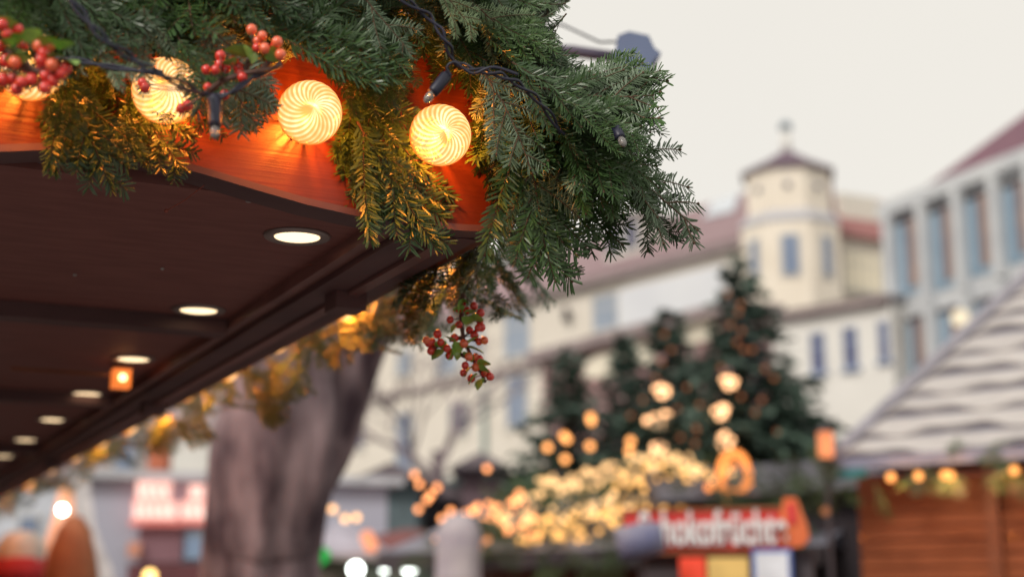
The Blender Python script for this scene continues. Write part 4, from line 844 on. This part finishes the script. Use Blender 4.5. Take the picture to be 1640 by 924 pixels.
for k in range(14): MB().box(xw + .002, XE - .31, .237, .249, zr - .10 - k * .062, zr - .053 - k * .062).build('board', M_or, rs)
for px_ in (1592,): xx = on(px_, 850, .2).x; MB().box(xx - .03, xx + .03, .19, .236, 0, zr - .04).build('post', wood('post_brown', (.25, .08, .035), (.16, .05, .025)), rs)
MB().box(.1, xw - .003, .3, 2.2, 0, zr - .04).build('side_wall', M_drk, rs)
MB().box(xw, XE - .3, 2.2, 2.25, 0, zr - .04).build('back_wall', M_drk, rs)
tq = on(1350, 747, -.0); MB().box(on(1335, 748).x + .05, on(1395, 748).x, -.06, -.045, zr - .075, zr - .037).build('teal_trim', mat('teal', (.02, .16, .17), .5), rs)
bpy.context.view_layer.update(); M = rs.matrix_world
garl('fir garland with round lights below the shingle eave', M @ Vector((-.35, -.08, zr - .07)), M @ Vector((XE, -.08, zr - .05)), .09, 70, .09, 8)
garl('fir garland drooping left of the shingle-roofed stall', M @ Vector((.05, -.05, zr - .08)), M @ Vector((-1.2, .5, zr - .22)), .12, 44, .12, 9)
bulbs('light_string', 'four round orange lights under the shingle eave', 'string lights', [P(x, y, 5.75) for x, y in [(1427, 764), (1471, 762), (1513, 760), (1522, 761), (1624, 753)]], .018, glow('stall_bulb', (1, .38, .10), 2.4), True)
bulbs('light_string', 'dim brownish light in the dark gap beside the stall', 'string lights', [P(1322, 818, 6.4)], .02, G_dim, False)
wl = P(1538, 509, 30); wl_ = MB().ball((0, 0, 0), .19, 16).build('globe', glow('globe_glow', (1, .85, .6), 1.0), None, True); wl_.name = 'street_lamp'; wl_.location = wl; tag(wl_, 'round lit globe lamp before the grey building, above the shingle roof', 'lamp')
MB().tube([(0, 0, -.12), (0, 0, -wl.z)], .06, 8).build('pole', M_drk, wl_)
# glow lamps under the stall eave that light its boards
for px_ in (1440, 1520, 1610):
    ld = bpy.data.lights.new('eave_light', 'POINT'); ld.energy = 1.3; ld.color = (1, .5, .2); ld.shadow_soft_size = .03; lo_ = bpy.data.objects.new('eave_light', ld); C.objects.link(lo_); q = on(px_, 762, -.1); lo_.location = M @ Vector((q.x, -.1, zr - .12))
# orange lantern left of the roof corner
ln = empty('lantern', P(1322, 712, 6.6), label='small orange lantern above the dark gap left of the shingle roof', cat='lantern')
MB().box(-.03, .03, -.03, .03, -.06, .06).build('glass', mat('orange_lantern', (.7, .25, .1), .4, emit=(1, .3, .12), es=.5), ln); MB().lathe([(.045, .06), (.012, .10)], 8).build('cap', M_drk, ln); MB().tube([(0, 0, -.061), (0, 0, -ln.location.z)], .012, 6).build('pole', M_drk, ln)
# dark structure behind the sign and gap
dk = empty('market_stall', P(1280, 800, 7.6), label='dark stall between the sign and shingle-roofed stall', cat='market stall'); dk.location.z = 0
zt = P(1280, 768, 7.6).z
MB().box(-.55, .55, 0, 1.8, 0, zt - .05).build('wall', M_drk, dk); MB().add([(-.75, -.15, zt - .12), (.75, -.15, zt - .02), (.75, .9, zt + .22), (-.75, .9, zt + .12), (-.75, 2, zt - .12), (.75, 2, zt - .02)], [(0, 1, 2, 3), (3, 2, 5, 4), (0, 3, 4), (1, 5, 2), (0, 4, 5, 1)]).build('roof', mat('dark_stall_roof', (.10, .095, .12), .8), dk)  # wall and roof have dark base colours
cl = P(1300, 900, 6.6)
# ================================================================== LOWER LEFT AND MIDDLE OF THE MARKET
# kiosk with grey panel and pink lit signs
A = P(112, 800, 9.6); B = P(350, 800, 9.9)
kk, on, Lk = bldg('kiosk', 'grey-blue kiosk with pink lit sign boxes left of the tree trunk', 'kiosk', A, B)
zk = on(200, 768).z
MB().box(.0, Lk + 1.2, 0, 2.2, 0, zk).build('wall', mat('kiosk_grey', (.46, .48, .58), .7, (.40, .42, .52), 1), kk)
MB().box(-.05, Lk + 1.3, -.1, 2.3, zk, zk + .06).build('roof', mat('kiosk_roof', (.55, .57, .62), .7), kk)
M_pk = mat('pink_lit_sign', (.8, .5, .45), .5, emit=(1, .50, .42), es=.62); M_pl = mat('pink_letter', (.85, .75, .7), .5, emit=(1, .74, .66), es=.85); M_px = mat('pink_edge', (.6, .2, .18), .5, emit=(1, .25, .2), es=.35)
def lit_sign(rows, nm='sign'):
    for (x0, x1, ya, yb) in rows:
        l, r = on(x0, (ya + yb) / 2).x, on(x1, (ya + yb) / 2).x; z1, z0_ = on((x0 + x1) / 2, ya).z, on((x0 + x1) / 2, yb).z
        s_ = MB().box(l, r, -.14, -.06, z0_, z1).build(nm, M_pk, kk); n_ = int((x1 - x0) / 12); w_ = (r - l) / n_; m = MB()
        for k in range(n_):
            hh = rnd.choice([.7, .55, .7]); m.box(l + w_ * (k + .2), l + w_ * (k + .42), -.16, -.141, z0_ + (z1 - z0_) * .15, z0_ + (z1 - z0_) * (.15 + hh)); m.box(l + w_ * (k + .42), l + w_ * (k + .75), -.16, -.141, z0_ + (z1 - z0_) * .15, z0_ + (z1 - z0_) * .32)
        m.build('strokes', M_pl, s_); MB().box(l - .02, r + .02, -.12, -.05, z0_ - .035, z0_ - .002).build('edge', M_px, s_)
lit_sign([(217, 272, 772, 802), (212, 281, 804, 834), (301, 325, 778, 801), (287, 341, 804, 834)])
l, r = on(222, 870).x, on(290, 870).x; MB().box(l, r, -.05, -.002, on(250, 900).z, on(250, 846).z).build('menu_board', mat('mauve_board', (.28, .15, .18), .7, (.2, .1, .13), 3), kk)
l, r = on(296, 870).x, on(334, 870).x; MB().box(l, r, -.06, -.002, on(315, 895).z, on(315, 842).z).build('poster', mat('poster_blue', (.45, .6, .66), .6, (.03, .1, .4), 3, contrast=.6), kk)
MB().box(on(204, 870).x, on(225, 870).x, -.09, -.062, on(214, 892).z, on(214, 868).z).build('notice', mat('salmon_notice', (.75, .35, .25), .6), kk)
MB().box(on(205, 905).x, on(345, 905).x, -.07, -.002, .4, on(250, 903).z).build('counter', mat('maroon_counter', (.16, .05, .06), .6), kk)
# white banner / tent edge with its curved outline
m = MB(); P_l = [(118, 762), (112, 785), (116, 830), (130, 870), (140, 900), (148, 930)]; P_r = [(142, 760), (146, 790), (152, 840), (166, 880), (178, 905), (184, 930)]
base_ = P(130, 930, 8.6); bn = empty('banner', Vector((base_.x, base_.y, 0)), label='narrow white curved banner flag at the kiosk corner', cat='banner')
vs = []; k_ = len(P_l)
for dpt_ in (8.6, 8.63):
    for a, b in zip(P_l, P_r): vs += [P(*a, dpt_) - bn.location, P(*b, dpt_) - bn.location]
fs = [(2 * i, 2 * i + 1, 2 * i + 3, 2 * i + 2) for i in range(k_ - 1)] + [(2 * k_ + 2 * i, 2 * k_ + 2 * i + 2, 2 * k_ + 2 * i + 3, 2 * k_ + 2 * i + 1) for i in range(k_ - 1)] + [(2 * i, 2 * i + 2, 2 * k_ + 2 * i + 2, 2 * k_ + 2 * i) for i in range(k_ - 1)] + [(2 * i + 1, 2 * k_ + 2 * i + 1, 2 * k_ + 2 * i + 3, 2 * i + 3) for i in range(k_ - 1)]
mesh_obj('flag', vs, fs, mat('white_cloth', (.82, .82, .85), .8), bn); MB().tube([(0, 0, 0), P(148, 928, 8.61) - bn.location, P(118, 800, 8.64) - bn.location, P(118, 762, 8.64) - bn.location], .012, 6).build('pole', M_drk, bn)
# orange lit tent pole with a bright lamp
op = P(98, 900, 7.4); ot = empty('lit_figure', Vector((op.x, op.y, 0)), label='tapering orange and pink lit ornament with a bright white lamp, left of the banner', cat='ornament')
zt_ = P(105, 782, 7.4).z; MB().lathe([(.17, 0), (.15, 1.2), (.10, P(98, 880, 7.4).z), (.06, P(98, 830, 7.4).z), (.035, zt_)], 16).build('body', mat('orange_lit_paper', (.75, .35, .2), .6, (.7, .5, .45), 4, emit=(1, .36, .12), es=.35, contrast=1.), ot, True)
bulbs('light_bulb', 'bright white lamp on the orange ornament at lower left', 'lamp', [P(100, 816, 7.2)], .022, glow('lamp_white', (1, .93, .8), 22.), False)
bulbs('light_bulb', 'lilac lamp at the bottom edge, left of the brown-hooded person', 'lamp', [P(71, 921, 7.0)], .03, glow('lilac_lamp', (.75, .68, .9), 3.), False)
bulbs('light_bulb', 'yellow lamp at the bottom edge below the kiosk', 'lamp', [P(240, 922, 8.6)], .04, glow('yellow_lamp', (1, .62, .2), 3.8), False)
# background buildings at lower left
for (x0, x1, yt, d, m_, lb, rf) in [(-160, 95, 770, 26, mat('pale_blue_grey_render', (.62, .66, .74), .9), 'pale blue-grey house at the far lower left', M_mauve), (150, 262, 655, 24, mat('grey_pink_render', (.48, .42, .42), .9), 'grey-pink house above the kiosk', M_redroof), (262, 372, 690, 22, M_white, 'white house with red pillar beside the trunk', M_ledge)]:  # leftmost house has a pale blue-grey base colour
    a = P(x0, yt, d); b = P(x1, yt, d); hb = empty('town_house', Vector((a.x, a.y, 0)), label=lb, cat='building'); wd = b.x - a.x; z1 = a.z
    MB().box(0, wd, 0, 5, 0, z1).build('wall', m_, hb); MB().add([(-.2, -.2, z1), (wd + .2, -.2, z1), (wd + .2, 2.5, z1 + .9), (-.2, 2.5, z1 + .9), (-.2, 5.2, z1), (wd + .2, 5.2, z1)], [(0, 1, 2, 3), (3, 2, 5, 4), (0, 3, 4), (1, 5, 2), (0, 4, 5, 1)]).build('roof', rf, hb)
    nw = max(1, int(wd / .9))
    for i in range(nw):
        for zz in np.arange(1.2, z1 - .8, 1.2):
            xx = (i + .5) * wd / nw; wo = MB().box(xx - .22, xx + .22, -.04, -.002, zz, zz + .7).build('window', M_frame, hb); MB().box(xx - .17, xx + .17, -.06, -.041, zz + .05, zz + .65).build('pane', M_glass, wo)
rp = P(256, 735, 15); pr = MB().box(-.1, .1, -.1, .1, 0, P(256, 700, 15).z).build('pillar', mat('orange_red_paint', (.55, .15, .07), .6), None); pr.location = (rp.x, rp.y, 0); tag(pr, 'orange-red pillar rising behind the pink kiosk signs', 'pillar')
# middle: small grey tent stall with three white lamps
tc2 = P(560, 870, 9.5); ts = empty('tent_stall', Vector((tc2.x, tc2.y, 0)), label='small stall with grey-lilac pyramid tent roof right of the trunk', cat='market stall')
zt0, zt1 = P(560, 890, 9.5).z, P(545, 826, 9.5).z
MB().add([(-.25, -.5, zt0), (.32, -.5, zt0), (.32, .5, zt0), (-.25, .5, zt0), (-.06, 0, zt1)], [(0, 1, 4), (1, 2, 4), (2, 3, 4), (3, 0, 4), (3, 2, 1, 0)]).build('roof', mat('lilac_canvas', (.42, .40, .48), .8), ts)
for x, y in ((-.22, -.45), (.29, -.45), (.29, .45), (-.22, .45)): MB().tube([(x, y, 0), (x, y, zt0 - .002)], .02, 8).build('post', M_drk, ts)
A = P(500, 925, 9.0); B = P(720, 915, 8.8)
ks, on, _l = bldg('market_stall', 'dark stall front with white lamps at the bottom centre', 'market stall', A, B); zq = on(600, 897).z
MB().box(-.2, _l + .1, 0, 1.5, 0, zq).build('front', mat('dark_green_front', (.05, .07, .05), .7, (.1, .07, .06), 3), ks); MB().box(-.25, _l + .15, -.1, 1.6, zq + .001, zq + .04).build('roof', M_ledge, ks)
bpy.context.view_layer.update()
for i, (x, y, r) in enumerate([(570, 911, .042), (615, 908, .030), (656, 909, .040)]): bulbs('white_lamp', ['left white lamp of the three at the bottom centre, largest', 'middle white lamp of the three at the bottom centre, smallest', 'right white lamp of the three at the bottom centre'][i], 'lamp', [P(x, y, 8.6)], r, G_wh, False, 'white lamps at the bottom centre')
bulbs('lamp', 'dim cream lamp beside the pale-hooded person', 'lamp', [P(688, 888, 8.7)], .045, glow('dim_cream', (.8, .78, .62), 1.6), False)
bulbs('light_string', 'three small amber lights right of the trunk', 'string lights', [P(x, y, 8.9) for x, y in [(533, 815), (553, 830), (571, 828)]], .022, glow('soft_amber', (1, .52, .22), 3.), True)
bulbs('light_string', 'orange paper lights above the tent roof', 'string lights', [P(x, y, 9.) for x, y in [(588, 860), (594, 872)]], .045, glow('salmon', (1, .36, .18), 1.2), True)
bulbs('light_string', 'green and red lights at the foot of the trunk', 'string lights', [P(x, y, 8.8) for x, y in [(516, 888), (508, 895)]], .05, glow('green_light', (.03, .6, .10), .7), True)
bulbs('light_string', 'red light beside the green lights at the trunk foot', 'string lights', [P(502, 868, 8.8)], .05, glow('red_light', (1, .12, .08), .5), False)
A = P(610, 900, 10); cm = MB().lathe([(.0, 0), (.42, 0), (.42, P(655, 880, 10).z), (.30, P(655, 860, 10).z), (.05, P(655, 846, 10).z)], 20).build('round_kiosk', mat('maroon_kiosk', (.20, .07, .07), .7), None); cm.location = (P(655, 880, 10).x, P(655, 880, 10).y, 0); tag(cm, 'round maroon booth with domed top between the white lamps and golden mass', 'booth')
# dark booth row, ground floor clutter right of trunk
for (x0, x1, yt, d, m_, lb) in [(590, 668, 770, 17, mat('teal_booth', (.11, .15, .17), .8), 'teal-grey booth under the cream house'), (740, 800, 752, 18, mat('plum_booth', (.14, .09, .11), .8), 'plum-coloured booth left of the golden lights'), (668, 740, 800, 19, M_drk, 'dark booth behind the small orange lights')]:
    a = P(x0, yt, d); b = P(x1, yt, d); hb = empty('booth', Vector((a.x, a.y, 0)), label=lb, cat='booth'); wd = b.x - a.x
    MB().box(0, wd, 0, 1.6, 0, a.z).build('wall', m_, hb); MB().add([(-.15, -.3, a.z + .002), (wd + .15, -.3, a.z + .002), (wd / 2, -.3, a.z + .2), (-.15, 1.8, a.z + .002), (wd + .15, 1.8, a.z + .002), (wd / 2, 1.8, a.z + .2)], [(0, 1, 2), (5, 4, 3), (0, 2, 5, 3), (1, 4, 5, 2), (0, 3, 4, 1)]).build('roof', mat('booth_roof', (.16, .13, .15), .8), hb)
# slender bare tree before the house
bt = empty('bare_tree', Vector((P(700, 800, 20).x, P(700, 800, 20).y, 0)), label='slender bare tree in front of the cream house', cat='tree')
r = random.Random(5); tw_ = MB(); MB().tube([(0, 0, 0), (.05, 0, 2), (0, 0, P(700, 720, 20).z)], [.14, .11, .08], 8).build('trunk', M_bark, bt)
def grow(p, d, l, rad, dep):
    q = p + d * l; tw_.tube([p, p.lerp(q, .5) + Vector((r.uniform(-.05, .05), 0, r.uniform(-.05, .05))) * l, q], [rad, rad * .85, rad * .7], 5, cap=False)
    if dep:
        for k in range(r.choice([2, 3])): grow(q, (d + Vector((r.uniform(-.8, .8), r.uniform(-.6, .6), r.uniform(-.25, .5)))).normalized(), l * r.uniform(.65, .85), rad * .66, dep - 1)
for k in range(5): grow(Vector((0, 0, P(700, 740, 20).z - k * .1)), Vector((r.uniform(-1, 1), r.uniform(-.6, .6), r.uniform(.2, .8))).normalized(), .75, .035, 4)
tw_.build('crown', M_bark, bt)

# ------------------------------------------------------------------ people (only heads rise into the frame)
def person(label, px, py_top, d, coat, hair=None, hat=None, scarf=None, prof=None, band=None, face_away=True, rz=0):
    t_ = P(px, py_top, d); Ht = t_.z; s = Ht / 1.78
    e = empty('person', (t_.x, t_.y, 0), rz, label=label, cat='person')
    J = [((0, 0, .95), .14), ((0, 0, 1.15), .13), ((0, 0, 1.38), .16), ((0, 0, 1.50), .065), ((0, .0, 1.58), .075), ((0, .01, 1.66), .085), ((0, .01, 1.73), .06),
         ((-.19, 0, 1.42), .062), ((-.26, .02, 1.15), .048), ((-.20, .16, .98), .036), ((.19, 0, 1.42), .062), ((.26, .02, 1.15), .048), ((.20, .16, .98), .036),
         ((-.10, 0, .85), .10), ((-.11, .01, .48), .065), ((-.11, -.02, .09), .045), ((-.12, .12, .03), .04), ((.10, 0, .85), .10), ((.11, .01, .48), .065), ((.11, -.02, .09), .045), ((.12, .12, .03), .04), ((0, .105, 1.64), .014)]
    E = [(0, 1), (1, 2), (2, 3), (3, 4), (4, 5), (5, 6), (2, 7), (7, 8), (8, 9), (2, 10), (10, 11), (11, 12), (0, 13), (13, 14), (14, 15), (15, 16), (0, 17), (17, 18), (18, 19), (19, 20), (5, 21)]
    me = bpy.data.meshes.new('body'); me.from_pydata([tuple(c * s for c in j) for j, _ in J], E, []); o = bpy.data.objects.new('body', me); C.objects.link(o); o.parent = e
    sk = o.modifiers.new('skin', 'SKIN'); dv = me.skin_vertices[0].data
    for i, (_, r_) in enumerate(J): dv[i].radius = (r_ * s, r_ * s)
    dv[0].use_root = True; sb = o.modifiers.new('sub', 'SUBSURF'); sb.levels = 2; sb.render_levels = 2
    me.materials.append(mat('skin', (.50, .28, .20), .6))
    MB().lathe([(.20 * s, .55 * s), (.215 * s, .75 * s), (.19 * s, 1.1 * s), (.215 * s, 1.36 * s), (.17 * s, 1.46 * s), (.075 * s, 1.50 * s)], 24).build('coat', coat, e, True)
    for sx in (-1, 1): MB().tube([Vector((sx * .18, 0, 1.42)) * s, Vector((sx * .265, .02, 1.15)) * s, Vector((sx * .17, .17, .98)) * s], [.072 * s, .062 * s, .056 * s], 12).build('sleeve', coat, e, True); MB().tube([Vector((sx * .10, 0, .9)) * s, Vector((sx * .11, .01, .48)) * s, Vector((sx * .11, -.02, .07)) * s], [.11 * s, .075 * s, .06 * s], 12).build('trouser_leg', mat('dark_trousers', (.03, .03, .05), .8), e, True)
    if hair: MB().ball(Vector((0, -.015, 1.655)) * s, .105 * s, 18, sq=(.95, 1.05, 1.22)).build('hair', hair, e, True)
    if hat:
        m = MB().lathe([(a * s, b * s) for a, b in (prof or [(.105, 1.66), (.112, 1.70), (.106, 1.76), (.075, 1.81), (.02, 1.83)])], 24)
        rr = random.Random(int(px)); m.v = [v + Vector((rr.uniform(-1, 1), rr.uniform(-1, 1), 0)) * .007 for v in m.v]; h_ = m.build('hat', hat, e, True)
        if band: MB().lathe([(.116 * s, 1.60 * s), (.121 * s, 1.64 * s), (.117 * s, 1.705 * s), (.10 * s, 1.71 * s)], 20).build('band', band, h_, True)
    if scarf: MB().lathe([(.10 * s, 1.47 * s), (.125 * s, 1.50 * s), (.122 * s, 1.58 * s), (.095 * s, 1.61 * s)], 20).build('scarf', scarf, e, True)
person('person in a pointed brown hood at the lower left', 118, 852, 6.3, mat('brown_coat', (.28, .12, .07), .8), hat=mat('brown_hood', (.42, .17, .08), .85, (.32, .12, .06), 12), prof=[(.105, 1.50), (.108, 1.60), (.095, 1.70), (.066, 1.79), (.032, 1.84), (.01, 1.85)])
person('person in a cream knitted hat with red band at the bottom left corner', 34, 866, 6.8, mat('dark_coat', (.05, .05, .08), .8), hat=mat('cream_knit', (.76, .72, .66), .9), scarf=mat('red_scarf', (.55, .04, .05), .9), band=mat('red_band', (.60, .05, .06), .9))
person('person in a pale grey hood and dark jacket left of the golden lights', 735, 838, 7.2, mat('dark_teal_jacket', (.05, .07, .08), .8), hat=mat('pale_hood', (.50, .45, .47), .9, (.36, .32, .37), 7), prof=[(.13, 1.46), (.10, 1.55), (.104, 1.64), (.104, 1.73), (.080, 1.79), (.045, 1.82), (.01, 1.83)])
